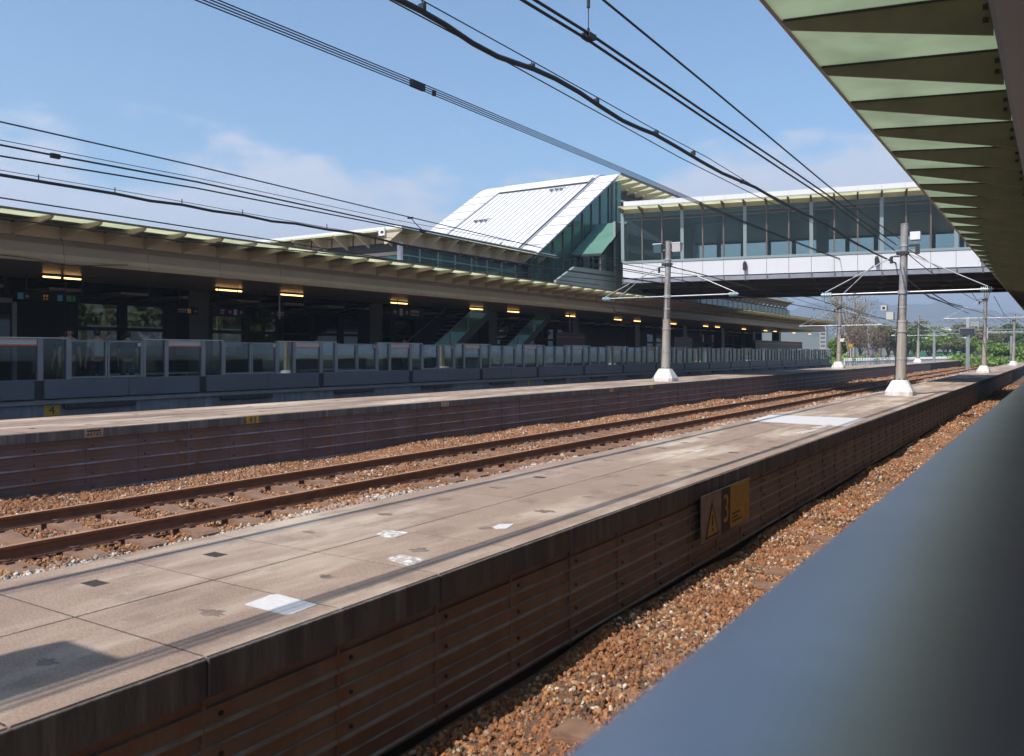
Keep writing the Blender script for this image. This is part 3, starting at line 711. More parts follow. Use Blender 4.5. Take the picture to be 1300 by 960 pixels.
# ================================================================== FAR PLATFORM
PY0, PY1 = -6, 84
pf = MB().box(-27.5, XP, PY0, PY1+3, -2.6, ZP, M['platform_floor']).build('far_platform_floor', kind='structure')
face = empty('platform_edge', (XP, 0, ZP), 'grey blockwork platform edge with dark slots below the screen gates', 'platform edge')
MB().box(.0, .05, PY0, PY1+3, -1.4, -.09, M['platform_face']).build('edge_wall', face)
MB().box(.0, .12, PY0, PY1+3, -.085, -.035, M['gate_grey']).build('edge_nosing', face)
sl = MB().box(.02, .16, 0, 1.75, -.20, -.115, M['dark']).build('slot_bar', face, bevel=.01)  # raised dark bar standing in for a dark slot in the blockwork
mods = [13.15+4.24*k for k in range(-5, 17)]
sl.location = (0, mods[0]+1.6, 0)
for y in mods[1:]: dup(sl, face, (0, y+1.6, 0))
sgn = empty('number_sign', (XP+.056, at(54, 520, XP).y, ZP-.11), 'yellow sign with black 4 on the platform edge blockwork at far left', 'sign')
MB().box(0, .008, 0, .36, -.24, 0, M['yellow']).build('plate', sgn); text_mesh('4', .24, M['black'], 'digit', sgn, (.010, .17, -.12), (R(90), 0, R(90)), sx=1.2)
sgn = empty('number_sign', (XP+.056, at(668, 482, XP).y, ZP-.12), 'small yellow mark on platform edge below the centre gates', 'sign')
MB().box(0, .008, 0, .2, -.22, 0, M['yellow']).build('plate', sgn)

# screen gates
def make_gate():
    r = empty('platform_screen_gate', (XP-.05, 0, ZP), 'x', 'screen gate', 'platform screen gates')
    G = M['gate_grey']; T = 1.375; KB = .46
    # kick panels (two, proud)
    for a, b in ((1.20, 3.22), (3.23, 5.22)):
        MB().box(-.02, .10, a, b, .03, KB, M['kick']).build('kick_panel', r, bevel=.012)
    MB().box(-.04, .02, 1.0, 1.24, .0, KB+.02, M['dark']).build('gap_post', r)
    # posts: (y, width, top)
    for y, w_, t in ((.0, .10, T), (1.08, .12, T), (1.72, .07, T), (1.79, .05, T-.03), (2.66, .04, T-.03), (2.72, .04, T-.03), (3.58, .05, T-.03), (3.64, .07, T), ):
        MB().box(-.035, .045, y, y+w_, KB-.02, t, G).build('post', r)
    MB().box(-.05, .06, -.02, 1.75, T, T+.022, M['gate_white']).build('top_rail', r)
    MB().box(-.05, .06, 3.64, 4.23, T, T+.022, M['gate_white']).build('top_rail', r)
    for a, b in ((1.84, 2.66), (2.76, 3.58)):
        d = MB().box(-.025, .03, a, b, T-.06, T-.028, G).box(-.025, .03, a, b, KB+.01, KB+.05, G).build('door_frame', r)
        MB().box(-.003, .005, a, b, KB+.05, T-.06, M['glass_dark']).build('door_glass', d)
    for a, b in ((.10, 1.08), (1.20, 1.72), (3.71, 4.24)):
        MB().box(-.003, .005, a, b, KB-.02, T-.01, M['glass_dark']).build('fixed_glass', r)
    MB().box(.006, .014, .10, 1.08, T-.135, T-.005, M['gate_white']).build('white_band', r)
    MB().box(.006, .016, .10, 1.08, T-.165, T-.135, M['orange']).build('orange_stripe', r)
    MB().box(-.03, .04, 2.69, 2.73, 1.02, 1.24, M['green_mark']).build('green_marker', r)
    MB().box(.01, .04, 3.50, 3.57, T-.16, T-.08, M['galv']).build('latch', r)
    MB().box(-.03, .02, .05, 4.22, KB-.03, KB, G).build('sill', r)
    return r
g0 = make_gate()
def gate_label(k, y):
    n = k-4
    names = {0: 'screen gate at the left edge of the photo, cut by the frame', 1: 'screen gate with three waiting people behind its glass',
             2: 'screen gate in front of the posterless dark wall, second after the people'}
    if n in names: return names[n]
    if n < 0: return 'screen gate left of the frame, number %s outwards' % {-1: 'one', -2: 'two', -3: 'three', -4: 'four', -5: 'five'}.get(n, 'six')
    ords = ['third','fourth','fifth','sixth','seventh','eighth','ninth','tenth','eleventh','twelfth','thirteenth','fourteenth','fifteenth','sixteenth','seventeenth']
    o_ = ords[min(n-3, 14)]
    return '%s glass screen gate after the waiting people, counting right along the far platform' % o_
for k, y in enumerate(mods):
    o = g0 if k == 0 else copy_tree(g0)
    o.location = (XP-.05, y, ZP); o['label'] = gate_label(k, y)

# canopy over the far platform
cv = empty('platform_canopy', (0, 0, 0), 'long canopy of the far platform with beige ribs and green glass eave', 'canopy')
CP = 1.05
rb = MB().prism([(-17.30,2.83),(-17.36,2.76),(-18.9,2.57),(-18.9,2.80)], M['rib_far'], 'y', -.03, .03).build('rib', cv); rb.location = (0, -4.2, 0)
gp = MB().box(-18.9, -17.28, .035, CP-.035, 2.835, 2.855, M['eave_glass_far']).box(-17.30, -17.26, 0, CP, 2.815, 2.86, M['rib']).build('eave_glass', cv); gp.location = (0, -4.2, 0)
bp_ = MB().box(-18.96, -18.90, .03, CP-.03, 2.55, 2.83, M['rib_far']).build('back_panel', cv); bp_.location = (0, -4.2, 0)
NR = 84
for k in range(1, NR):
    for q in (rb, gp, bp_): dup(q, cv, (0, -4.2+CP*k, 0))
# fascia
fz = MB().prism([(-18.97,2.56),(-18.88,2.55),(-18.80,2.40),(-18.78,2.20),(-18.97,2.20)], M['fascia'], 'y', .006, 2.094).build('fascia_panel', cv, (0, -4.2, 0))
fs2 = MB().prism([(-18.97,2.197),(-18.76,2.197),(-18.73,2.10),(-18.78,2.01),(-18.97,2.01)], M['fascia_pale'], 'y', .006, 2.094).build('fascia_strip', cv, (0, -4.2, 0))
so = MB().box(-21.0, -18.80, .006, 2.094, 2.0, 2.05, M['soffit']).box(-23.2, -21.02, .006, 2.094, 2.0, 2.05, M['soffit']).build('soffit_panel', cv, (0, -4.2, 0))
for k in range(1, 42):
    for q in (fz, fs2, so): dup(q, cv, (0, -4.2+2.1*k, 0))
MB().box(-27.6, -18.0, -4.4, 84.2, 2.87, 2.95, M['fascia']).build('roof_deck', cv)
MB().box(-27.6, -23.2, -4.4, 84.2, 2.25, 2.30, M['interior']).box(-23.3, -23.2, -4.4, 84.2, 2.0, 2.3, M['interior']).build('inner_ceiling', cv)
MB().box(-27.6, -18.9, 84.0, 84.2, 2.0, 2.9, M['fascia']).build('end_fascia', cv)
# dark baffles below the inner ceiling
bf = MB().box(-25.6, -23.25, 0, .9, 1.72, 1.80, M['fascia']).box(-25.6, -23.3, .95, 1.0, 1.62, 2.0, M['interior']).build('ceiling_baffle', cv)
bf.location = (0, 6.3, 0)
for k in range(1, 34): dup(bf, cv, (0, 6.3+2.1*k, 0))
# columns
for y in [8.6+8.4*k for k in range(0, 10)]:
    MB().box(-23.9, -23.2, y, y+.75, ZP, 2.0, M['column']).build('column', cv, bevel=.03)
for y in (18.2, 36.8, 55):
    MB().tube([(-20.4, y, 1.05), (-20.4, y, 2.0)], .028, M['gate_grey'], 8).build('hanger_rod', cv)
# drain pipe clips / thin cables on the fascia
MB().tube([(-18.72, 5, 2.12), (-18.70, 9.6, 2.05), (-18.70, 10.6, 1.96), (-18.70, 12.0, 2.10)], .010, M['wire'], 5).build('fascia_cable', cv)
MB().tube([(-18.70, 38.2, 2.30), (-18.70, 38.4, 2.05), (-18.70, 42.5, 1.98)], .020, M['wire'], 5).build('fascia_cable', cv)

# lamps
lamp_px = [66, 92.5, 291, 371, 507, 605, 652, 724.5, 784.7, 809, 855, 896, 911, 944.5, 972, 984, 1008, 1028]
lampn = ['first','second','third','fourth','fifth','sixth','seventh','eighth','ninth','tenth','eleventh','twelfth','thirteenth','fourteenth','fifteenth','sixteenth','seventeenth','eighteenth']
for k, px in enumerate(lamp_px):
    d = 1280*21.5/(VPX-px); Y = (d-21.5*sn)/cs
    ln = .48 if k < 2 else 1.0
    r = empty('ceiling_lamp', (-21.5, Y-ln/2, 1.9), lampn[k]+' glowing tube lamp from the left under the far platform canopy', 'ceiling lamp', 'tube lamps under the canopy')
    MB().box(-.04, .04, 0, ln, .045, .10, M['dark']).build('housing', r)
    MB().tube([(0, .02, .02), (0, ln-.02, .02)], .019, M['lamp'], 8).build('tube', r)

# rear wall with windows
rw = empty('rear_wall', (-27, 0, ZP), 'dark rear wall of the far platform with grimy window bays', 'wall')
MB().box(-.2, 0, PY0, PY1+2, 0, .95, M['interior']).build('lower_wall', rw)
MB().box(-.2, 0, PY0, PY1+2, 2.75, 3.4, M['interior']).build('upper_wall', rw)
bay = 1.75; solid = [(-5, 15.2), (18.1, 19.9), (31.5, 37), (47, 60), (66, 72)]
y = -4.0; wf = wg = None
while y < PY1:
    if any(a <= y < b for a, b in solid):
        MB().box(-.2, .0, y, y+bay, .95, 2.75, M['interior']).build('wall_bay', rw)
    else:
        if wf is None:
            wf = MB().box(-.15, .03, 0, .30, .95, 2.75, M['dark']).box(-.1, .01, .30, bay, 1.80, 1.92, M['dark']).box(-.1, .01, .30, bay, 2.68, 2.75, M['dark']).build('window_frame', rw)
            wg = MB().box(-.06, -.05, .30, bay, .95, 1.80, M['glass_window']).build('pane', wf)
            wg2 = MB().box(-.06, -.05, .30, bay, 1.92, 2.68, M['glass_window']).build('pane', wf)
            wf.location = (0, y, 0)
        else:
            o = dup(wf, rw, (0, y, 0)); dup(wg, o); dup(wg2, o)
    y += bay

# platform furniture: sign boards, stairs
def board(px0, px1, py0, py1, X, label, icons, name='hanging_sign', m=None):
    a = at(px0, py0, X); b = at(px1, py1, X); ln = b.y-a.y; h = (448-py0)*0+at((px0+px1)/2, py0, X).z-at((px0+px1)/2, py1, X).z
    r = empty(name, (X, a.y, at((px0+px1)/2, py1, X).z), label, 'sign')
    MB().box(-.06, 0, 0, ln, 0, h, m or M['signblack']).build('board', r)
    for hh in (.2, .8): MB().tube([(-.03, ln*hh, h), (-.03, ln*hh, 2.0-r.location.z)], .012, M['dark'], 5).build('hanger', r)
    for (f, w_, mm, kind) in icons:
        if kind == 'sq': MB().box(.001, .006, ln*f, ln*f+w_, h*.2, h*.8, mm).build('icon', r)
        elif kind == 'disc': MB().tube([(.001, ln*f+w_/2, h/2), (.006, ln*f+w_/2, h/2)], w_/2, mm, 14).build('icon', r)
        elif kind == 'arrow': MB().prism([(ln*f, h*.5), (ln*f+w_*.5, h*.75), (ln*f+w_*.5, h*.56), (ln*f+w_, h*.56), (ln*f+w_, h*.44), (ln*f+w_*.5, h*.44), (ln*f+w_*.5, h*.25)], mm, 'x', .001, .005).build('icon', r)
        elif kind == 'text':
            t = MB(); yy = ln*f
            while yy < ln*f+w_: t.box(.001, .004, yy, yy+.05, h*.52, h*.75, mm).box(.001, .004, yy, yy+.04, h*.25, h*.42, mm); yy += .075
            t.build('lettering', r)
    return r
board(17, 100, 371, 384, -21.9, 'long dark direction board with blue toilet pictograms at far left', [(.06, .14, M['sign_blue'], 'sq'), (.17, .1, M['sign_white'], 'arrow'), (.44, .12, M['sign_amber'], 'text'), (.66, .13, M['sign_blue'], 'sq'), (.80, .14, M['sign_green'], 'sq'), (.9, .07, M['sign_green'], 'sq')])
board(223, 252, 390, 399.5, -22.2, 'small hanging sign with yellow square between wall bays', [(.1, .25, M['sign_white'], 'text'), (.50, .13, M['sign_amber'], 'sq'), (.80, .13, M['sign_white'], 'arrow')])
board(270, 310, 390, 402, -21.2, 'hanging sign with orange disc under the third lamp', [(.25, .1, M['sign_white'], 'text'), (.50, .10, M['sign_red'], 'disc'), (.66, .12, M['sign_white'], 'sq'), (.86, .1, M['sign_white'], 'arrow')])
board(330, 366, 393, 403, -21.6, 'dim hanging sign with red dot near fourth lamp', [(.4, .08, M['sign_red'], 'disc'), (.6, .3, M['sign_white'], 'text')])
board(497, 538, 390, 404, -20.8, 'hanging direction sign with arrow and pink disc near the stairs', [(.06, .2, M['sign_white'], 'arrow'), (.24, .18, M['sign_white'], 'sq'), (.42, .16, M['sign_pink'], 'disc'), (.58, .45, M['sign_white'], 'text')])
board(786, 813, 407, 412, -21.5, 'dark sign with dim red lettering left of the far mast', [(.05, 1.3, M['sign_red'], 'text')])
# lift enclosure at far left
le = empty('lift_enclosure', (-24.2, 8.9, ZP), 'dark framed glass lift enclosure behind the waiting people', 'lift enclosure')
MB().box(0, .1, 0, .12, 0, 2.55, M['gate_grey']).build('frame_post', le); MB().box(0, .1, 3.15, 3.27, 0, 2.55, M['gate_grey']).build('frame_post', le)
MB().box(0, .1, 0, 3.27, 2.43, 2.55, M['gate_grey']).build('head_beam', le); MB().box(-2, -.05, 0, 3.27, 0, 2.6, M['interior']).build('car', le)
MB().box(.02, .03, .12, 3.15, .05, 2.43, M['glass_dark']).build('glass_front', le)
# stairs seen through the gates
def stairs(y0, X0, label, n=15):
    st = empty('staircase', (X0, y0, ZP), label, 'staircase')
    s0 = None
    for k in range(n):
        m = MB().box(-1.6, 0, k*.30, k*.30+.33, 0 if k == 0 else k*.19-.02, (k+1)*.19, M['column'])
        m.box(-1.6, .0, k*.30-.005, k*.30+.03, (k+1)*.19-.03, (k+1)*.19+.003, M['grey_metal']).build('step', st)
    MB().prism([(0,.1),(.4,.1),(n*.30+.3,n*.19),(n*.30+.3,n*.19+.25),(0,.35)], M['column'], 'x', .01, .07).build('stringer', st)
    MB().prism([(0,.35),(n*.30+.3,n*.19+.25),(n*.30+.3,n*.19+1.0),(0,1.1)], M['glass_green'], 'x', .03, .045).build('balustrade_glass', st)
    MB().tube([(.04,0,1.12),(.04,n*.30+.3,n*.19+1.02)], .03, M['gate_grey'], 8).build('handrail', st)
    MB().tube([(-1.6,0,1.12),(-1.6,n*.30+.3,n*.19+1.02)], .03, M['gate_grey'], 8).build('handrail', st)
    for k in range(4): MB().box(.02, .06, .2+k*1.3, .25+k*1.3, .3+k*.82, 1.1+k*.82, M['gate_grey']).build('baluster', st)
    return st
stairs(27.0, -21.6, 'dark staircase with teal glass balustrade rising right behind the gates', 15)
stairs(34.5, -23.0, 'second dark stair flight farther right in the platform shade', 15)
# advertising panels with orange stripe
for (a_, b_, Xw, lab) in ((705, 742, -23.1, 'dark wall panel with thin orange stripe left of the far mast'), (855, 878, -23.1, 'dark wall panel with orange stripe just right of far mast'), (958, 1018, -23.1, 'long dark wall panel with orange stripe near platform end')):
    p0, p1 = at(a_, 420, Xw), at(b_, 420, Xw)
    r = empty('wall_panel', (Xw, p0.y, ZP), lab, 'wall panel')
    MB().box(0, .05, 0, p1.y-p0.y, 0, 2.2, M['column']).build('panel', r); MB().box(.05, .06, 0, p1.y-p0.y, 1.90, 1.96, M['orange']).build('stripe', r)
# pale cone-like bins, seats behind the glass
for px, lab in ((595, 'white angled luggage trolley behind the centre screen gates'), (690, 'white object parked behind the gates left of the far mast')):
    p0 = at(px, 470, -20.3)
    r = empty('trolley', (p0.x, p0.y, ZP), lab, 'trolley')
    MB().prism([(0,.15),(.7,.15),(.55,.75),(.2,.8)], M['gate_white'], 'x', -.25, .25).build('body', r, bevel=.02)
    for yy in (.12, .58): MB().tube([(-.27,yy,.1),(-.22,yy,.1)], .1, M['dark'], 12).tube([(.22,yy,.1),(.27,yy,.1)], .1, M['dark'], 12).build('wheel', r)
    MB().tube([(-.2,0,.7),(-.2,-.15,1.0),(.2,-.15,1.0),(.2,0,.7)], .015, M['gate_grey'], 6).build('handle', r)
# bench rails seen along the platform (pale lines through the gate glass)
bn = None
for k in range(10):
    yb = 14.0+7.5*k
    if bn is None:
        bn = empty('bench', (-23.0, yb, ZP), 'x', 'bench', 'benches along the far platform')
        MB().box(-.4, 0, 0, 3.2, .40, .45, M['gate_white']).build('seat', bn, bevel=.01)
        for yy in (.3, 2.8): MB().box(-.35, -.05, yy, yy+.06, 0, .40, M['gate_grey']).build('leg', bn)
        o = bn
    else: o = copy_tree(bn, None, (-23.0, yb, ZP))
    o['label'] = 'pale slab bench behind the far screen gates, %s from the left' % lampn[k]

# ------------------------------------------------------------------ people
def skin_obj(name, verts, edges, radii, m, parent, sub=2, rootv=0):
    me = bpy.data.meshes.new(name); me.from_pydata(verts, edges, []); me.update(); me.materials.append(m)
    o = bpy.data.objects.new(name, me); C.objects.link(o); o.parent = parent
    md = o.modifiers.new('skin', 'SKIN')
    for i, r in enumerate(radii):
        sv = me.skin_vertices[0].data[i]; sv.radius = (r, r) if not isinstance(r, tuple) else r
    me.skin_vertices[0].data[rootv].use_root = True
    md.use_smooth_shade = True
    s = o.modifiers.new('sub', 'SUBSURF'); s.levels = sub; s.render_levels = sub
    return o
def person(x, y, rz, h, label, shirt, trousers, hair_long=False, pack=None, arm=0.25, sleeve=True):
    r = empty('person', (x, y, ZP), label, 'person', rz=rz); s = h/1.70
    def S(v): return [(a*s, b*s, c*s) for a, b, c in v]
    # facing local -Y
    body = S([(0,0,.95),(0,.01,1.12),(0,.01,1.30),(0,.01,1.42),(0,0,1.50),(0,-.01,1.56),
              (-.09,0,.88),(-.11,-.01,.50),(-.12,.02,.09),(-.13,-.10,.035),
              (.09,0,.88),(.11,-.03,.50),(.12,0,.09),(.14,-.12,.035),
              (-.17,.01,1.40),(-.23,.02,1.12),(-.24,-arm*.4,.90),(-.24,-arm*.5,.82),
              (.17,.01,1.40),(.23,.02,1.12),(.24,-arm*.4,.90),(.24,-arm*.5,.82)])
    ed = [(0,1),(1,2),(2,3),(3,4),(4,5),(0,6),(6,7),(7,8),(8,9),(0,10),(10,11),(11,12),(12,13),(3,14),(14,15),(15,16),(16,17),(3,18),(18,19),(19,20),(20,21)]
    rad = [(.135,.10),(.125,.09),(.15,.10),(.13,.085),.05,.05,.085,.055,.038,.035,.085,.055,.038,.035,.055,.042,.028,.030,.055,.042,.028,.030]
    rad = [tuple(q*s for q in t) if isinstance(t, tuple) else t*s for t in rad]
    skin_obj('body', body, ed, rad, M['skin'], r)
    hd = skin_obj('head', S([(0,.0,1.53),(0,-.01,1.60),(0,-.005,1.66)]), [(0,1),(1,2)], [.055*s, .078*s, .074*s], M['skin'], r)
    MB().prism([(-.105*s,1.590*s),(-.125*s,1.575*s),(-.105*s,1.57*s)], M['skin'], 'x', -.012*s, .012*s).build('nose', hd)
    for e in (-1, 1):
        MB().box(e*.035*s-.012*s, e*.035*s+.012*s, -.100*s, -.092*s, 1.605*s, 1.618*s, M['hair']).build('eye', hd)
        MB().box(e*.088*s-.008*s, e*.088*s+.008*s, -.015*s, .02*s, 1.575*s, 1.625*s, M['skin']).build('ear', hd)
    MB().box(-.025*s, .025*s, -.098*s, -.090*s, 1.548*s, 1.556*s, cloth('lips', (.3, .1, .08))).build('mouth', hd)
    for q, sd in ((17, -1), (21, 1)):
        px, py, pz = body[q]
        hb = MB().tube([(px, py, pz), (px, py-.01, pz-.07*s)], [.032*s, .036*s], M['skin'], 8)
        for f in range(4): hb.tube([(px, py-.03*s+f*.019*s, pz-.06*s), (px-sd*.005, py-.032*s+f*.019*s, pz-.105*s), (px-sd*.02*s, py-.032*s+f*.019*s, pz-(.135+.01*(f in (1, 2)))*s)], .0085*s, M['skin'], 6)
        hb.tube([(px-sd*.01, py-.03*s, pz-.02*s), (px-sd*.02*s, py-.055*s, pz-.06*s), (px-sd*.02*s, py-.06*s, pz-.09*s)], .010*s, M['skin'], 6)
        hb.build('hand', r)
    t_ = cloth('cloth_top', shirt); b_ = cloth('cloth_bottom', trousers)
    tv = S([(0,.0,.93),(0,.01,1.12),(0,.01,1.30),(0,.01,1.42),(-.17,.01,1.39),(-.215,.015,1.22),(.17,.01,1.39),(.215,.015,1.22)])
    skin_obj('shirt', tv, [(0,1),(1,2),(2,3),(3,4),(4,5),(3,6),(6,7)], [(.155*s,.12*s),(.145*s,.108*s),(.165*s,.118*s),(.135*s,.10*s),.072*s,.062*s,.072*s,.062*s], t_, r)
    bv = S([(0,0,.96),(-.09,0,.86),(-.11,-.01,.50),(-.12,.015,.12),(.09,0,.86),(.11,-.03,.50),(.12,0,.12)])
    skin_obj('trousers', bv, [(0,1),(1,2),(2,3),(0,4),(4,5),(5,6)], [(.15*s,.115*s),.105*s,.075*s,.06*s,.105*s,.075*s,.06*s], b_, r)
    hv = [(0,.035,1.54),(0,.022,1.61),(0,.015,1.67),(0,.0,1.70)]; hr = [.070, .098, .098, .080]
    if hair_long: hv = [(0,.09,1.36),(0,.065,1.47)]+hv; hr = [.07, .085]+hr
    skin_obj('hair', S(hv), [(i, i+1) for i in range(len(hv)-1)], [q*s for q in hr], M['hair'], r)
    for e in (-1, 1):
        i = 9 if e < 0 else 13; px, py, pz = body[i]
        MB().box(px-.045*s, px+.045*s, py-.05*s, py+.16*s, 0, .075*s, M['dark']).build('shoe', r, bevel=.02)
    if pack:
        pk = MB().box(-.15, .15, .11, .27, .98*s, 1.42*s, cloth('pack_cloth', pack)).build('backpack', r, bevel=.05)
        for e in (-1, 1): MB().tube([(e*.10,.12,1.40*s),(e*.12,-.02,1.46*s),(e*.12,-.12,1.30*s),(e*.12,.10,1.02*s)], .018, cloth('strap_cloth', (.05,.05,.06)), 6).build('strap', pk)
    return r
def pp(px, X): return at(px, 448, X)
q = pp(88, -20.9); person(q.x, q.y, R(70), 1.66, 'long haired woman in dark teal top waiting behind the left screen gate', (.02,.07,.08), (.10,.06,.07), True)
q = pp(123, -20.5); person(q.x, q.y, R(-100), 1.63, 'person in pale shirt with light backpack facing away behind the gate doors', (.45,.46,.47), (.03,.04,.07), False, (.42,.40,.36))
q = pp(162, -20.6); person(q.x, q.y, R(-120), 1.60, 'person in navy clothes with dark shoulder bag behind right gate door', (.02,.025,.05), (.05,.07,.12), False, (.03,.03,.04))
q = pp(80, -22.0); person(q.x, q.y, R(40), 1.55, 'person in dark clothes half hidden left of the long haired woman', (.05,.05,.06), (.08,.07,.06), False)
q = pp(513, -22.6); person(q.x, q.y, R(90), 1.65, 'small distant figure standing under the arrow sign near the stairs', (.25,.15,.15), (.05,.05,.06), False)

# ================================================================== LANTERN ROOFS AND ESCALATOR HALL
def lantern(Y0, Y1, front, label, tint, label2=None):
    r = empty('roof_lantern', (0, 0, 0), label, 'roof lantern')
    XR, XW = -21.0, -21.8; Zt = 4.72; p = 1.2
    n = int((Y1-Y0)/p)
    rb = MB().prism([(XR,Zt),(XR-.05,Zt-.07),(XW,Zt-.52),(XW-.1,Zt-.52),(XW-.1,Zt)], M['rib_far'], 'y', -.03, .03).build('rafter', r, (0, Y0+.1, 0))
    gg = MB().box(XW, XR+.02, .04, p-.04, Zt+.002, Zt+.025, M['eave_glass_far']).build('eave_glass', r, (0, Y0+.1, 0))
    bk = MB().box(XW-.06, XW-.02, .03, p-.03, Zt-.42, Zt, M['rib_far']).build('back_panel', r, (0, Y0+.1, 0))
    ml = MB().box(XW-.06, XW+.02, -.04, .04, 3.0, Zt-.52, M['mullion_light']).build('mullion', r, (0, Y0+.9, 0))
    gl = MB().box(XW-.03, XW-.015, .04, p-.04, 3.0, Zt-.62, tint).box(XW-.04, XW-.0, .04, p-.04, 3.86, 3.90, M['mullion_light']).build('glass_pane', r, (0, Y0+.9, 0))
    for k in range(1, n):
        for o in (rb, gg, bk): dup(o, r, (0, Y0+.1+p*k, 0))
    for k in range(1, n-(1 if front else 0)):
        for o in (ml, gl): dup(o, r, (0, Y0+.9+p*k, 0))
    MB().box(-31, XR-.1, Y0+.15, Y1, Zt+.03, Zt+.16, M['white_roof']).build('roof', r)
    MB().box(XW-.12, XW-.02, Y0+.9, Y1, Zt-.62, Zt-.5, M['dark']).build('head_beam', r)
    MB().box(-31, XW-.3, Y0+1, Y1, 3.0, 3.06, M['interior']).build('inner_floor', r)
    MB().box(-31.2, -31, Y0+.9, Y1, 3.0, Zt, M['grey_green']).build('side_wall', r)
    if front:
        MB().box(XW-.12, XW+.05, Y0+.85, Y0+1.0, 2.95, Zt-.35, M['white_panel']).build('corner_post', r)
        MB().box(-31, XW, Y0+.88, Y0+.94, 4.02, Zt-.35, M['dark']).build('upper_strip', r)
        MB().box(-31, XW, Y0+.86, Y0+.94, 3.86, 4.0, M['fascia_pale']).build('transom', r)
        fg = MB().box(0, 1.12, Y0+.90, Y0+.91, 3.0, 3.84, M['glass_green']).box(1.13, 1.19, Y0+.88, Y0+.93, 3.0, 3.84, M['dark']).build('front_glass', r, (XW-1.2, 0, 0))
        rf = MB().prism([(Y0,Zt),(Y0+.05,Zt-.07),(Y0+.86,Zt-.5),(Y0+.95,Zt-.5),(Y0+.95,Zt)], M['rib_far'], 'x', -.03, .03).build('rafter', r, (-22.2, 0, 0))
        eg = MB().box(-1.16, -.04, Y0-.02, Y0+.9, Zt+.002, Zt+.025, M['eave_glass_far']).build('eave_glass', r, (-21.02, 0, 0))
        bb2 = MB().box(-1.16, -.04, Y0+.88, Y0+.93, Zt-.38, Zt, M['fascia_pale']).build('back_panel', r, (-21.9, 0, 0))
        for k in range(1, 8):
            dup(rf, r, (-22.2-1.2*k, 0, 0)); dup(eg, r, (-21.02-1.2*k, 0, 0)); dup(bb2, r, (-21.9-1.2*k, 0, 0)); dup(fg, r, (XW-1.2-1.2*k, 0, 0))
        MB().box(-22.1, -21.8, Y0-.03, Y0+.05, Zt-.2, Zt+.1, M['white_panel']).box(-22.0, -21.85, Y0-.035, Y0-.03, Zt-.12, Zt-.02, M['dark']).build('lamp_box', r)
    return r
lantern(24.7, 36.7, True, 'low glazed roof lantern with ribbed eaves left of the escalator hall', M['glass_green'])

HX0, HX1 = -30.6, -21.0
HT = Vector((0, 43.7, 10.15)); GR = .60
hall = empty('escalator_hall', (0, 0, 0), 'escalator hall with steep white standing seam roof and green glass side', 'building')
yb = 34.6; zb = 10.15-GR*(43.7-yb)
def slz(y): return 10.15-GR*(43.7-y)
def strip(x0, x1, ya, yb_, t, m, name, lift=0, parent=hall):
    return MB().prism([(ya, slz(ya)+lift-t), (yb_, slz(yb_)+lift-t), (yb_, slz(yb_)+lift), (ya, slz(ya)+lift)], m, 'x', x0, x1).build(name, parent)
# roof pans
nx = 16; wpan = (28.7-22.55)/nx
pan = MB().prism([(yb, slz(yb)-.08), (43.6, slz(43.6)-.08), (43.6, slz(43.6)), (yb, slz(yb))], M['white_roof'], 'x', 0, wpan-.02).prism([(yb, slz(yb)), (43.6, slz(43.6)), (43.6, slz(43.6)+.035), (yb, slz(yb)+.035)], M['pan_seam'], 'x', wpan-.030, wpan-.008).build('roof_pan', hall, (-28.7, 0, 0))
for k in range(1, nx): dup(pan, hall, (-28.7+wpan*k, 0, 0))
MB().prism([(yb, slz(yb)-.1), (43.7, slz(43.7)-.1), (43.7, slz(43.7)+.03), (yb, slz(yb)+.03)], M['dark'], 'x', -22.54, -22.40).prism([(yb, slz(yb)-.1), (43.7, slz(43.7)-.1), (43.7, slz(43.7)+.06), (yb, slz(yb)+.06)], M['galv'], 'x', -22.38, -22.28).build('gutter', hall)
MB().prism([(yb, slz(yb)-.1), (43.7, slz(43.7)-.1), (43.7, slz(43.7)+.03), (yb, slz(yb)+.03)], M['galv'], 'x', -28.86, -28.74).build('gutter', hall)
nv = 9; dv = (43.7-yb)/nv
for (a, b) in ((-22.26, -21.0), (-30.6, -28.9)):
    for k in range(nv): strip(a, b, yb+dv*k+.035, yb+dv*(k+1)-.035, .06, M['white_panel'], 'verge_panel', .02)
for (a, b) in ((-22.26, -20.995), (-30.6, -28.9)):
    for k in range(1, nv): strip(a, b, yb+dv*k-.034, yb+dv*k+.034, .05, M['roof_seam'], 'verge_seam', .028)
strip(-30.55, -21.05, yb, 43.7, .05, M['roof_seam'], 'roof_deck', -.10)
MB().prism([(43.55, 10.0), (43.55, 10.16), (44.2, 10.38), (46.5, 10.52), (60, 10.3), (60, 10.0)], M['white_roof'], 'x', -30.4, -22.4).build('upper_roof', hall)
for (ax_, ay_) in ((-27.3, 39.0), (-24.3, 42.3)):
    s = MB()
    for dx in (-.35, 0, .3): s.box(ax_+dx-.03, ax_+dx+.03, ay_-.2, ay_+.2, slz(ay_)+.0, slz(ay_)+.14, M['grey_metal'])
    s.tube([(ax_-.5, ay_, slz(ay_)+.14), (ax_+.5, ay_+.2, slz(ay_)+.2)], .03, M['grey_metal'], 6).build('roof_fitting', hall)
MB().prism([(42.85, slz(42.85)+.02), (42.95, slz(42.95)+.02), (42.95, slz(42.95)+.08), (42.85, slz(42.85)+.08)], M['dark'], 'x', -28.7, -22.6).build('ridge_trim', hall)
MB().prism([(42.97, slz(42.97)), (43.75, slz(43.75)), (43.75, slz(43.75)+.12), (42.97, slz(42.97)+.09)], M['white_panel'], 'x', -28.8, -22.6).build('ridge_cap', hall)
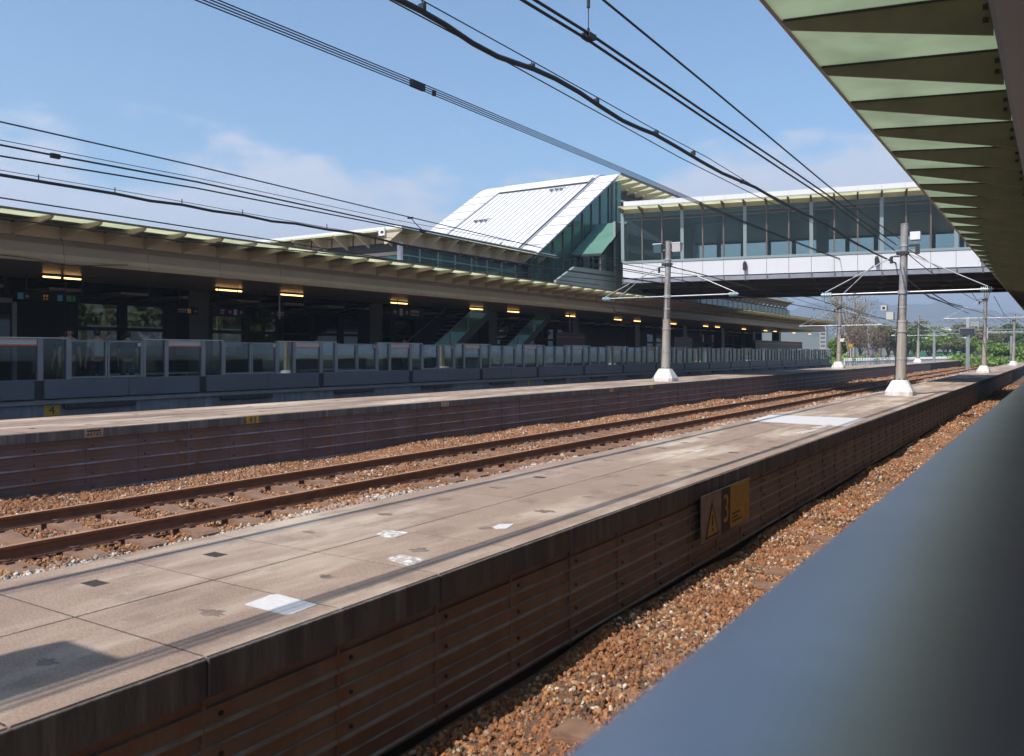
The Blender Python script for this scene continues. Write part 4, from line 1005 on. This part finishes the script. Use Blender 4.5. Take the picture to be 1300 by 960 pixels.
# right wing eave beyond the slope
rb = MB().prism([(-21.0,10.2),(-21.05,10.1),(-22.5,9.75),(-22.5,10.15)], M['rib_far'], 'y', -.04, .04).build('wing_rafter', hall, (0, 44.3, 0))
eg = MB().box(-22.4, -20.98, .05, 1.15, 10.2, 10.225, M['eave_glass_far']).build('wing_glass', hall, (0, 44.3, 0))
for k in range(1, 13):
    dup(rb, hall, (0, 44.3+1.2*k, 0)); dup(eg, hall, (0, 44.3+1.2*k, 0))
MB().box(-22.7, -22.5, 43.8, 59, 7.4, 9.8, M['dark']).box(-22.48, -22.42, 43.8, 59, 9.2, 9.32, M['white_panel']).box(-22.48, -22.42, 43.8, 59, 8.6, 8.7, M['mullion']).build('clerestory', hall)
MB().box(-20.99, -20.95, 43.8, 60, 10.12, 10.24, M['mullion']).build('wing_edge', hall)
# glass side wall under the verge
k = 0; y = yb+.3
while y < 43.6:
    y2 = min(y+1.05, 43.9)
    MB().prism([(y+.03, 3.0), (y2-.03, 3.0), (y2-.03, slz(y2)-.16), (y+.03, slz(y)-.16)], M['glass_green'], 'x', -21.52, -21.50).build('side_glass', hall)
    MB().box(-21.56, -21.44, y-.035, y+.035, 3.0, slz(y)-.12, M['mullion']).build('side_mullion', hall)
    y = y2
MB().box(-21.6, -21.4, 43.75, 44.0, 3.0, 9.9, M['grey_green']).box(-21.7, -21.3, 44.0, 44.5, 4, 9.8, M['glass_green']).build('corner_pier', hall)
MB().prism([(yb, 3.0), (60, 3.0), (60, 9.9), (43.7, 9.9), (yb, slz(yb)-.25)], M['grey_green'], 'x', -30.55, -30.4).build('left_wall', hall)
MB().box(-30.5, -21.7, 58, 58.3, 3.0, 9.9, M['grey_green']).build('end_wall', hall)
MB().prism([(33, 3.0), (43, 6.9), (58, 6.9), (58, 6.6), (43.4, 6.4), (35, 3.0)], M['interior'], 'x', -29, -23.2).build('escalator_truss', hall)
for xx in (-24.0, -26.0):
    MB().prism([(33.5, 3.9), (43, 7.6), (43, 8.4), (33.5, 4.6)], M['glass_green'], 'x', xx, xx+.03).build('balustrade', hall)
# teal lean-to roof and its stair
lt = empty('stair_cover', (0, 0, 0), 'teal glass lean-to stair cover on the hall side beside the footbridge', 'stair cover')
def z2(y): return 7.09-(41.8-y)*.64
for k in range(3):
    ya = 38.7+(41.8-38.7)*k/3; ybb = 38.7+(41.8-38.7)*(k+1)/3
    MB().prism([(ya+.04, z2(ya)-.04), (ybb-.04, z2(ybb)-.04), (ybb-.04, z2(ybb)), (ya+.04, z2(ya))], M['teal_glass'], 'x', -21.4, -19.6).build('roof_glass', lt)
MB().prism([(38.6, z2(38.6)-.10), (41.9, z2(41.9)-.10), (41.9, z2(41.9)-.042), (38.6, z2(38.6)-.042)], M['dark'], 'x', -21.4, -19.58).build('roof_frame', lt)
MB().prism([(34.1, 3.0), (34.1, 3.35), (35.9, 4.15), (40.2, 4.25), (40.2, 3.0)], M['grey_green'], 'x', -19.75, -19.62).build('ramp_wall', lt)
for k in range(4):
    yy = 38.7+k*.55
    MB().box(-19.72, -19.64, yy, yy+.06, 4.2, z2(yy)-.08, M['mullion']).build('post', lt)
    if k < 3: MB().prism([(yy+.06, 4.22), (yy+.55, 4.22), (yy+.55, z2(yy+.55)-.1), (yy+.06, z2(yy+.06)-.1)], M['glass_green'], 'x', -19.69, -19.68).build('side_glass', lt)
MB().box(-19.75, -19.6, 40.3, 41.9, 3.0, 6.9, M['grey_green']).box(-19.58, -19.56, 40.6, 40.7, 4.3, 6.4, M['mullion']).box(-19.58, -19.56, 41.2, 41.3, 4.3, 6.7, M['mullion']).build('end_wall', lt)
MB().box(-21.4, -19.75, 34.2, 41.8, 2.96, 3.1, M['interior']).build('floor', lt)
# second lantern beyond the footbridge
l2 = lantern(58.0, 82.0, False, 'pale green roof lantern beyond the footbridge over far platform', M['pale_green'])

# ================================================================== FOOTBRIDGE
br = empty('footbridge', (-5.8, 41.5, 0), 'enclosed white and glass footbridge crossing above all the tracks', 'footbridge', rz=math.atan(.19))
U0, U1, W = -13, 15, 12.0
pp_ = MB().prism([(-.06, 3.76), (-.10, 4.50), (.05, 4.50), (.05, 3.76)], M['white_panel'], 'x', .008, .992).build('parapet_panel', br, (U0, 0, 0))
for k in range(1, U1-U0): dup(pp_, br, (U0+k, 0, 0))
ft = MB().box(.005, .995, -.16, .2, 3.50, 3.70, M['grey_metal']).box(.0, .06, -.18, .0, 3.46, 3.74, M['mullion']).build('edge_beam', br, (U0, 0, 0))
for k in range(1, U1-U0): dup(ft, br, (U0+k, 0, 0))
MB().box(U0, U1, -.13, .06, 4.503, 4.62, M['mullion_light']).build('sill', br)
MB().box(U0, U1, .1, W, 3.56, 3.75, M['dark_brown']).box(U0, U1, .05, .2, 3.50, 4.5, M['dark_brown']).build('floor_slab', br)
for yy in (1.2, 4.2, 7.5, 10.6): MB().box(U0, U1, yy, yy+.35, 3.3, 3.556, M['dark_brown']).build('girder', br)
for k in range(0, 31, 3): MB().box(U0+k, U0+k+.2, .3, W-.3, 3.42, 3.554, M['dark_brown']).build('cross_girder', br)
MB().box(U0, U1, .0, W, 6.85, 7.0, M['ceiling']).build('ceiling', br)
MB().box(U0, U1, .1, W, 7.02, 7.35, M['dark']).build('roof_void', br)
rf = MB().box(.004, .996, .06, .25, 7.30, 7.66, M['white_panel']).build('roof_fascia', br, (U0, 0, 0))
for k in range(1, U1-U0): dup(rf, br, (U0+k, 0, 0))
MB().box(U0, U1, .26, W, 7.36, 7.68, M['white_roof']).build('roof', br)
bk = MB().prism([(-.92, 7.215), (-.92, 7.15), (.05, 7.0), (.05, 7.245)], M['rib'], 'x', -.035, .035).build('eave_bracket', br, (U0, 0, 0))
gl = MB().prism([(-.95, 7.22), (.05, 7.25), (.05, 7.27), (-.95, 7.24)], M['eave_glass_far'], 'x', .04, .96).box(0, 1, .0, .055, 7.03, 7.298, M['fascia_pale']).build('eave_glass', br, (U0, 0, 0))
for k in range(1, U1-U0): dup(bk, br, (U0+k, 0, 0)); dup(gl, br, (U0+k, 0, 0))
MB().box(U0, U1, -.99, -.955, 7.20, 7.25, M['fascia_pale']).build('eave_trim', br)
def inc(z): return -.02-(z-4.6)*.045
gls = MB().poly([(.04, inc(4.6), 4.62), (.96, inc(4.6), 4.62), (.96, inc(7.0), 7.02), (.04, inc(7.0), 7.02)], [(0, 1, 2, 3)], M['glass_bridge']).build('window_pane', br, (U0, 0, 0))
def mullion_bridge(w_, m):
    return MB().prism([(inc(4.6)-.05, 4.6), (inc(4.6)+.06, 4.6), (inc(7.05)+.06, 7.05), (inc(7.05)-.05, 7.05)], m, 'x', -w_/2, w_/2)
mu = mullion_bridge(.07, M['mullion']).build('mullion', br, (U0, 0, 0)); mw = mullion_bridge(.16, M['mullion_light']).build('window_post', br, (U0, 0, 0))
mw_used = mu_used = False
for k in range(0, U1-U0+1):
    u = U0+k
    if (u+1) % 3 == 0:
        if not mw_used: mw.location = (u, 0, 0); mw_used = True
        else: dup(mw, br, (u, 0, 0))
    else:
        if not mu_used: mu.location = (u, 0, 0); mu_used = True
        else: dup(mu, br, (u, 0, 0))
    if 0 < k < U1-U0: dup(gls, br, (u, 0, 0))
for z in (6.62, 6.78): MB().box(U0, U1, inc(z)-.02, inc(z)+.04, z, z+.05, M['mullion']).build('transom', br)

# back wall
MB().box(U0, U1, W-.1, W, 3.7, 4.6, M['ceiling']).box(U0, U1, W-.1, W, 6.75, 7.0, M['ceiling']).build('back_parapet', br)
bw = MB().box(.1, 2.9, W-.06, W-.05, 4.6, 6.75, M['glass_bridge']).build('back_pane', br, (U0, 0, 0))
bm_ = MB().box(-.12, .12, W-.15, W, 4.6, 6.75, M['mullion']).build('back_mullion', br, (U0, 0, 0))
for k in range(1, 11): dup(bw, br, (U0+3*k, 0, 0)); dup(bm_, br, (U0+3*k, 0, 0))
for k in range(11): dup(bm_, br, (U0+3*k+1.45, 0, 0))
for k in range(4): MB().box(U0+2+7*k, U0+2.6+7*k, 5.2, 5.8, 3.75, 6.85, M['ceiling']).build('inner_column', br)
for k in range(6): MB().box(U0+3+5*k, U0+4.6+5*k, 3.5, 3.7, 6.80, 6.848, M['grey_metal']).build('ceiling_light_strip', br)
MB().box(U1, U1+.2, -.1, W, 3.5, 7.66, M['white_panel']).build('end_wall', br)
for u in (-7.0, -1.2, 3): MB().tube([(u, -.2, 3.95), (u, -.2, 4.28)], .09, M['wire'], 8).box(u-.06, u+.06, -.25, -.06, 4.22, 4.36, M['wire']).build('cable_bracket', br)

# ================================================================== NEAR CANOPY (over the camera's platform)
nc = empty('near_canopy', (0, 0, 0), 'underside of the near platform canopy with bronze ribs and green glass, top right', 'canopy')
NP = 1.40; y00 = 8.73-1.4*8
rb = MB().prism([(-2.0,2.835),(-1.93,2.75),(-.42,2.40),(-.42,2.70)], M['rib'], 'y', -.008, .035).box(-.49, -.455, -.022, -.008, 2.50, 2.535, M['bolt']).box(-.49, -.455, -.022, -.008, 2.60, 2.635, M['bolt']).prism([(-1.98,2.842),(-.42,2.716),(-.42,2.700),(-1.98,2.826)], M['dark'], 'y', -.016, .043).build('rib', nc, (0, y00, 0))
gl = MB().prism([(-2.01,2.845),(-.40,2.715),(-.40,2.735),(-2.01,2.865)], M['eave_glass'], 'y', .012, NP-.012).build('eave_glass', nc, (0, y00, 0))
tr = MB().prism([(-2.035,2.84),(-2.0,2.84),(-2.0,2.875),(-2.035,2.875)], M['fascia_pale'], 'y', .004, NP-.004).build('edge_trim', nc, (0, y00, 0))
for k in range(1, 66):
    for o in (rb, gl, tr): dup(o, nc, (0, y00+NP*k, 0))
MB().prism([(-.40,2.76),(-.40,2.34),(-.36,2.30),(.1,2.12),(.5,2.12),(.5,2.76)], M['canopy_beam'], 'y', -4, 92).build('edge_beam', nc)
MB().box(.5, 8, -4, 92, 2.12, 2.2, M['soffit']).build('soffit', nc)
MB().box(-.38, 8, -4, 92, 2.78, 2.86, M['fascia']).build('roof_deck', nc)
# near platform + foreground barrier
MB().box(-.27, 9, -5, 92, -2.6, -1.06, M['platform_floor']).build('near_platform_floor', kind='structure')
bar = empty('platform_barrier', (0, 0, 0), 'blurred steel topped platform barrier filling the lower right foreground', 'barrier')
cz = lambda x: -.245-(x+.118)**2/(2*.60)
xs_ = [-.272+(.437)*i/14 for i in range(15)]
cp = MB(); cp.poly([(x, y, cz(x)) for y in (-1.5, 13) for x in xs_], [(i, i+1, i+16, i+15) for i in range(14)], M['steel_top'], True)
cp.poly([(x, y, z) for y in (-1.5, 13) for x, z in ((-.272, cz(-.272)), (-.277, cz(-.272)-.008), (-.277, -.31), (.170, -.42), (.165, cz(.165)))], [(0,1,6,5),(1,2,7,6),(2,3,8,7),(3,4,9,8)], M['steel_top'])
cp.build('top_cap', bar)
MB().box(-.262, .13, -1.5, 13, -1.06, -.425, M['kick']).box(-.262, -.02, -1.5, 13, -.425, -.305, M['kick']).build('side_panel', bar)
b2 = None
for k in range(10):
    y0 = 13.2+4.24*k
    if b2 is None:
        b2 = empty('platform_screen_gate', (0, y0, 0), 'x', 'screen gate', 'near platform screen gates')
        MB().prism([(-.30,-.36),(-.28,-.33),(.12,-.33),(.12,-.40),(-.30,-.40)], M['steel_top'], 'y', 0, 2.2).build('gate_cap', b2)
        MB().box(-.25, .10, 0, 2.2, -1.06, -.402, M['kick']).build('gate_body', b2); o = b2
        MB().box(-.16, -.14, 2.2, 4.2, -1.0, -.42, M['glass_dark']).build('gate_glass', b2)
    else: o = copy_tree(b2, None, (0, y0, 0))
    o['label'] = 'low grey gate box of the near platform, %s beyond the foreground barrier' % lampn[k]

# ================================================================== BACKGROUND
def leaf_cloud(n, blobs, size, flat=1.):
    """small quads spread through a set of ellipsoid clumps -> verts, faces"""
    bl = np.array([b[:6] for b in blobs], float); wts = bl[:, 3]*bl[:, 4]*bl[:, 5]; wts /= wts.sum()
    idx = rng.choice(len(bl), n, p=wts); u = rng.normal(size=(n, 3)); u /= np.linalg.norm(u, axis=1)[:, None]
    rad = rng.uniform(.35, 1.05, n)**.6
    c = bl[idx, :3]+u*rad[:, None]*bl[idx, 3:6]
    a = rng.normal(size=(n, 3)); a /= np.linalg.norm(a, axis=1)[:, None]
    b = np.cross(a, rng.normal(size=(n, 3))); b /= np.linalg.norm(b, axis=1)[:, None]
    s = size*rng.uniform(.6, 1.4, n)[:, None]
    v = np.stack([c-a*s-b*s*.5, c+a*s-b*s*.5, c+a*s*.6+b*s*.6, c-a*s*.6+b*s*.6], 1).reshape(-1, 3)
    f = np.arange(n*4).reshape(-1, 4)
    return v, f
def np_mesh(name, v, f, m, parent=None):
    me = bpy.data.meshes.new(name); me.from_pydata(v.tolist(), [], f.tolist()); me.materials.append(m); me.update()
    o = bpy.data.objects.new(name, me); C.objects.link(o)
    if parent: o.parent = parent
    return o
def tree(x, y, h, w_, m, label, bark=None, n=2600, ls=.14, bare=False, base=-2.7, trunk_f=.35, group='trees beyond the platform end'):
    r = empty('tree', (x, y, base), label, 'tree', group)
    rr = random.Random(int(x*31+y*7)); bark = bark or M['bark']
    t = MB(); th = h*trunk_f
    t.tube([(0,0,0),(rr.uniform(-.1,.1),0,th*.5),(rr.uniform(-.2,.2),rr.uniform(-.2,.2),th)], [h*(.02 if bare else .035), h*(.016 if bare else .026), h*(.013 if bare else .02)], bark, 8)
    ends = []
    for k in range(7 if not bare else 12):
        a = rr.uniform(0, 6.28); ex = math.cos(a)*w_*rr.uniform(.25, .8); ey = math.sin(a)*w_*rr.uniform(.25, .8); ez = h*rr.uniform(.6, .92)
        m1 = (ex*.4, ey*.4, (th+ez)/2+h*.04)
        t.tube([(0,0,th*.85), m1, (ex, ey, ez)], [h*(.008 if bare else .014), h*.006, h*.0025], bark, 6); ends.append((ex, ey, ez))
        if bare:
            for q in range(5):
                e2 = (ex+rr.uniform(-.3,.3)*w_, ey+rr.uniform(-.3,.3)*w_, ez+rr.uniform(-.05,.15)*h)
                t.tube([m1 if q % 2 else ((m1[0]+ex)/2, (m1[1]+ey)/2, (m1[2]+ez)/2), e2], [h*.005, h*.0015], bark, 4); ends.append(e2)
    t.build('trunk', r)
    blobs = [(e[0]*.95, e[1]*.95, e[2]-h*.03, w_*rr.uniform(.22,.42), w_*rr.uniform(.22,.42), h*rr.uniform(.09,.17)) for e in ends]
    if not bare: blobs += [(0, 0, h*.7, w_*.5, w_*.5, h*.2)]
    v, f = leaf_cloud(n, blobs, ls); np_mesh('crown', v, f, m, r)
    return r
# hills in the distance
def hill(name, y0, prof, m, depth=500, bumps=1.):
    xs = np.linspace(prof[0][0], prof[-1][0], 160); zs = np.interp(xs, [p[0] for p in prof], [p[1] for p in prof])
    zs = zs+bumps*(np.sin(xs*.021)*9+np.sin(xs*.05+1)*5+np.sin(xs*.13)*2.2); vs = []; fs = []; rows = 9
    for j in range(rows):
        t = j/(rows-1); hh = math.sin(t*math.pi)**.8
        for x, z in zip(xs, zs): vs.append((x+random.uniform(-6, 6), y0+depth*t, -2.8+max(0, (z+2.8))*hh*(1+.06*math.sin(x*.08+j*2))))
    n_ = len(xs)
    for j in range(rows-1):
        for i in range(n_-1): fs.append((j*n_+i, j*n_+i+1, (j+1)*n_+i+1, (j+1)*n_+i))
    MB().poly(vs, fs, m, True).build(name, kind='structure')
M['hill'] = mat('hill_scrub', (.07, .085, .04), .95, var=(.14, .13, .08), vscale=.012, amount=.8)
hill('far_mountain', 2000, [(-1600, 10), (-1000, 60), (-640, 105), (-400, 132), (-200, 104), (-60, 90), (140, 72), (400, 85), (900, 20)], M['hill'], 500, .8)
hill('near_hill', 800, [(-700, 0), (-380, 22), (-240, 20), (-145, 16), (-65, 22), (20, 15), (150, 20), (360, 0)], M['hill'], 200, .25)
# distant tower blocks on the slope
for k in range(20):
    x = -150+k*10.5+random.uniform(-3, 3); h = random.uniform(0, 9); wd = random.uniform(4, 8)
    r = empty('apartment_block', (x, 640+random.uniform(-40, 40), -2.7), 'distant apartment block on the hill foot, %s from the left' % (lampn+['nineteenth', 'twentieth'])[k], 'building', 'distant apartment blocks')
    mm = random.choice([M['white_panel'], M['fascia_pale'], M['gate_grey']])
    MB().box(-wd/2, wd/2, 0, 8, 0, h+14, mm).build('wall', r)
    wn = MB()
    for fl in range(int((h+12)/3)): wn.box(-wd/2+.8, wd/2-.8, -.15, -.02, 1.2+fl*3, 2.6+fl*3, M['dark'])
    wn.build('window_band', r)
# trees (x, y from bearing and distance)
def tp(px, d): Xr = (px-650)/1075*d; return (Xr*cs-d*sn, Xr*sn+d*cs)
T = [(1078, 98, 7.4, 2.3, 'leaf_brown', True, 'bare brown tree with pale trunk just right of the platform end'),
     (1103, 106, 6.6, 2.2, 'leaf_brown', True, 'second bare brownish tree left of the nearest mast'),
     (1118, 112, 6.0, 2.2, 'leaf_brown', True, 'third bare tree, close behind the nearest mast'),
     (1080, 100, 10.6, 3.6, 'leaf_olive', True, 'tall sparse tree spreading above the far lantern roof'),
     (1066, 110, 5.2, 2.6, 'leaf_green', False, 'low bright green bush tree by the platform end'),
     (1128, 128, 7.0, 3.6, 'leaf_olive', False, 'olive round tree behind nearest mast'),
     (1152, 135, 6.6, 3.6, 'leaf_dark', False, 'dark green tree right of the nearest mast'),
     (1180, 140, 6.4, 4.2, 'leaf_green', False, 'bright green tree right of the thin distant mast'),
     (1200, 150, 6.6, 4.6, 'leaf_olive', False, 'olive brown tree at mid distance in the gap of masts'),
     (1222, 150, 6.0, 4.2, 'leaf_green', False, 'green tree left of the second near mast'),
     (1240, 165, 6.6, 4.6, 'leaf_olive', False, 'hazy olive tree behind the second near mast'),
     (1268, 128, 4.6, 4.0, 'leaf_green', False, 'rounded vivid green tree at the right between masts'),
     (1288, 132, 4.4, 3.6, 'leaf_green', False, 'rounded vivid green tree at the right edge of the photo'),
     (1310, 140, 6, 4, 'leaf_dark', False, 'dark tree just outside the right edge'),
     (1165, 190, 8, 5, 'leaf_dark', False, 'far dark tree row member, left'), (1210, 200, 8, 6, 'leaf_dark', False, 'far dark tree row member, middle'),
     (1255, 200, 8, 6, 'leaf_dark', False, 'far dark tree row member, right')]
for k_, px_ in enumerate((1092, 1112, 1136, 1160, 1186, 1212, 1238, 1262, 1286, 1306)):
    T.append((px_, 158+(k_*37) % 22, 7.2+(k_*13 % 5)*.45, 4.6, ('leaf_olive', 'leaf_green', 'leaf_dark')[k_ % 3], False, '%s tree from the left in the back row behind the gantries' % lampn[k_]))
for (px, d, h, w_, mk, bare, lb) in T:
    x, y = tp(px, d)
    tree(x, y, h, w_, M[mk], lb, M['bark_pale'] if bare else None, 1500 if bare else 3600, .07 if bare else .16, bare)
# undergrowth masses
blobs = []
for k in range(60):
    x, y = tp(random.uniform(1060, 1330), random.uniform(118, 175)); blobs.append((x, y, -1.9, random.uniform(2, 4), random.uniform(2, 4), random.uniform(.8, 1.8)))
v, f = leaf_cloud(26000, blobs, .20); tag(np_mesh('undergrowth', v, f, M['leaf_green']), 'green undergrowth filling the gaps between the distant trees', 'undergrowth', kind='stuff')
blobs = [(random.uniform(-44, -33), y, random.uniform(-1.5, 2.2), 2.6, 2.6, 2.4) for y in np.arange(-6, 110, 2.4)]
v, f = leaf_cloud(22000, blobs, .26); tag(np_mesh('hedge', v, f, M['leaf_olive']), 'hedge seen through the rear windows of the far platform', 'hedge', kind='stuff')
# white fence beyond the platform end
fn = empty('boundary_fence', (0, 0, -2.3), 'white picket boundary fence beyond the end of the far platform', 'fence')
x0, y0 = tp(1072, 90); x1, y1 = tp(1262, 165)
N_ = 150; pk0 = None
for k in range(N_):
    t = k/N_; x = x0+(x1-x0)*t; y = y0+(y1-y0)*t
    if pk0 is None: pk0 = MB().box(-.05, .05, -.05, .05, 0, 1.65, M['white_panel']).poly([(-.05,-.05,1.65),(.05,-.05,1.65),(.05,.05,1.65),(-.05,.05,1.65),(0,0,1.76)], [(0,1,4),(1,2,4),(2,3,4),(3,0,4)], M['white_panel']).build('picket', fn, (x, y, 0))
    else: dup(pk0, fn, (x, y, 0))
for z in (.3, 1.4): MB().tube([(x0, y0, z), (x1, y1, z)], .05, M['white_panel'], 4).build('rail', fn)
# grey railing closing the far platform end
rl = empty('end_railing', (-18.8, 86.6, ZP), 'dark railing closing the end of far platform', 'railing')
MB().tube([(0,0,1.4),(-8,0,1.4)], .04, M['gate_grey'], 6).build('top_rail', rl)
b0 = MB().box(-.03, .03, -.03, .03, 0, 1.4, M['gate_grey']).build('baluster', rl)
for k in range(1, 40): dup(b0, rl, (-.2*k, 0, 0))
MB().box(-27.4, -25, 84.4, 84.7, -2.6, 2.0, M['green_wall']).build('end_screen', None, label='dark green screen closing the platform end beside the trees', cat='screen')
# small yellow sign on a post
x, y = tp(1080, 92); ys = empty('post_sign', (x, y, -2.4), 'small yellow box on a thin post by the bare tree', 'sign')
MB().box(-.04, .04, -.04, .04, 0, 3.2, M['gate_white']).build('post', ys); MB().box(-.22, .22, -.14, -.04, 3.0, 3.35, M['yellow']).build('box', ys)
# green roofed sheds and people-high clutter beyond
for (px, d, wd, hh, mw_, mr_, lb) in ((1215, 172, 16, 2.0, 'green_wall', 'green_wall', 'long green roofed shed beyond the white fence'), (1274, 160, 7, 2.4, 'white_panel', 'grey_metal', 'small white hut at right beyond the tracks'), (1250, 168, 5, 2.0, 'fascia_pale', 'green_wall', 'cream hut between distant masts')):
    x, y = tp(px, d); r = empty('shed', (x, y, -2.7), lb, 'shed', rz=YAW)
    MB().box(-wd/2, wd/2, 0, 4, 0, hh, M['gate_white'] if mw_ == 'green_wall' else M[mw_]).build('wall', r)
    MB().prism([(-.3, hh), (2, hh+.9), (4.3, hh)], M[mr_], 'x', -wd/2-.2, wd/2+.2).build('roof', r)
    for k in range(int(wd/2.5)): MB().box(-wd/2+.6+k*2.5, -wd/2+1.8+k*2.5, -.04, -.01, .6, hh-.5, M['dark']).build('window', r)
# portal gantries
def gantry(Y, xa, xb, zt, label, h=.55):
    r = empty('portal_gantry', (0, Y, -2.4), label, 'gantry', 'portal gantries beyond the station')
    for xx in (xa, (xa+xb)/2-1.5, xb):
        MB().box(xx-.18, xx+.18, -.18, .18, 0, zt+2.4+.3, M['galv']).build('upright', r)
    for z in (zt+2.4, zt+2.4-h): MB().box(xa, xb, -.06, .06, z-.05, z+.05, M['grey_metal']).build('chord', r)
    lat = MB(); x = xa; fl = 0
    while x < xb-.1:
        z_a, z_b = (zt+2.4-h, zt+2.4) if fl else (zt+2.4, zt+2.4-h)
        lat.tube([(x, 0, z_a), (min(x+.7, xb), 0, z_b)], .035, M['grey_metal'], 4); x += .7; fl ^= 1
    lat.build('lattice', r)
    for xx in (xa+3, xa+8.5, xb-6, xb-2):
        MB().tube([(xx,0,zt+2.4-h),(xx,0,zt+1.2)], .06, M['grey_metal'], 6).tube([(xx,0,zt+1.3),(xx+1.2,0,zt+1.1)], .04, M['galv'], 5).tube([(xx+.9,0,zt+1.15),(xx+1.2,0,zt+1.1)], .12, M['insul'], 8).build('drop_arm', r)
    return r
gantry(118, -21, 5, 4.1, 'nearest grey lattice gantry across tracks beyond the footbridge')
gantry(150, -22, 6, 3.6, 'second lattice gantry farther beyond the footbridge')
gantry(196, -24, 8, 3.6, 'farthest lattice gantry near the horizon')
for (px, d, h, lb) in ((1228, 95, 5.2, 'dark signal mast with box head between the distant masts'), (1186, 104, 5.0, 'pale thin post right of the thin distant mast'), (1284, 105, 4.4, 'blue grey post near the right edge')):
    x, y = tp(px, d); r = empty('signal_post', (x, y, -2.3), lb, 'signal post')
    MB().box(-.14, .14, -.14, .14, 0, h, M['grey_metal']).build('post', r)
    if 'box' in lb: MB().box(-.7, .7, -.3, .3, h-.9, h-.2, M['dark']).box(-.8, .8, -.35, .35, h-.2, h-.1, M['grey_metal']).build('signal_head', r)

# haze: one closed volume of even air
hz = MB().box(-4500, 4500, -1500, 3500, -3.8, 175, None or M['dark'])
ho = hz.build('haze', kind='stuff'); ho['label'] = 'thin blue summer haze in the distance'; ho['category'] = 'haze'
vm = bpy.data.materials.new('haze_air'); vm.use_nodes = True; vn = vm.node_tree.nodes; vl = vm.node_tree.links; vn.clear()
vo = vn.new('ShaderNodeOutputMaterial'); pv = vn.new('ShaderNodeVolumePrincipled'); pv.inputs['Color'].default_value = (.66, .80, 1, 1); pv.inputs['Density'].default_value = .0008; pv.inputs['Anisotropy'].default_value = .2
vl.new(pv.outputs[0], vo.inputs['Volume']); ho.data.materials.clear(); ho.data.materials.append(vm)
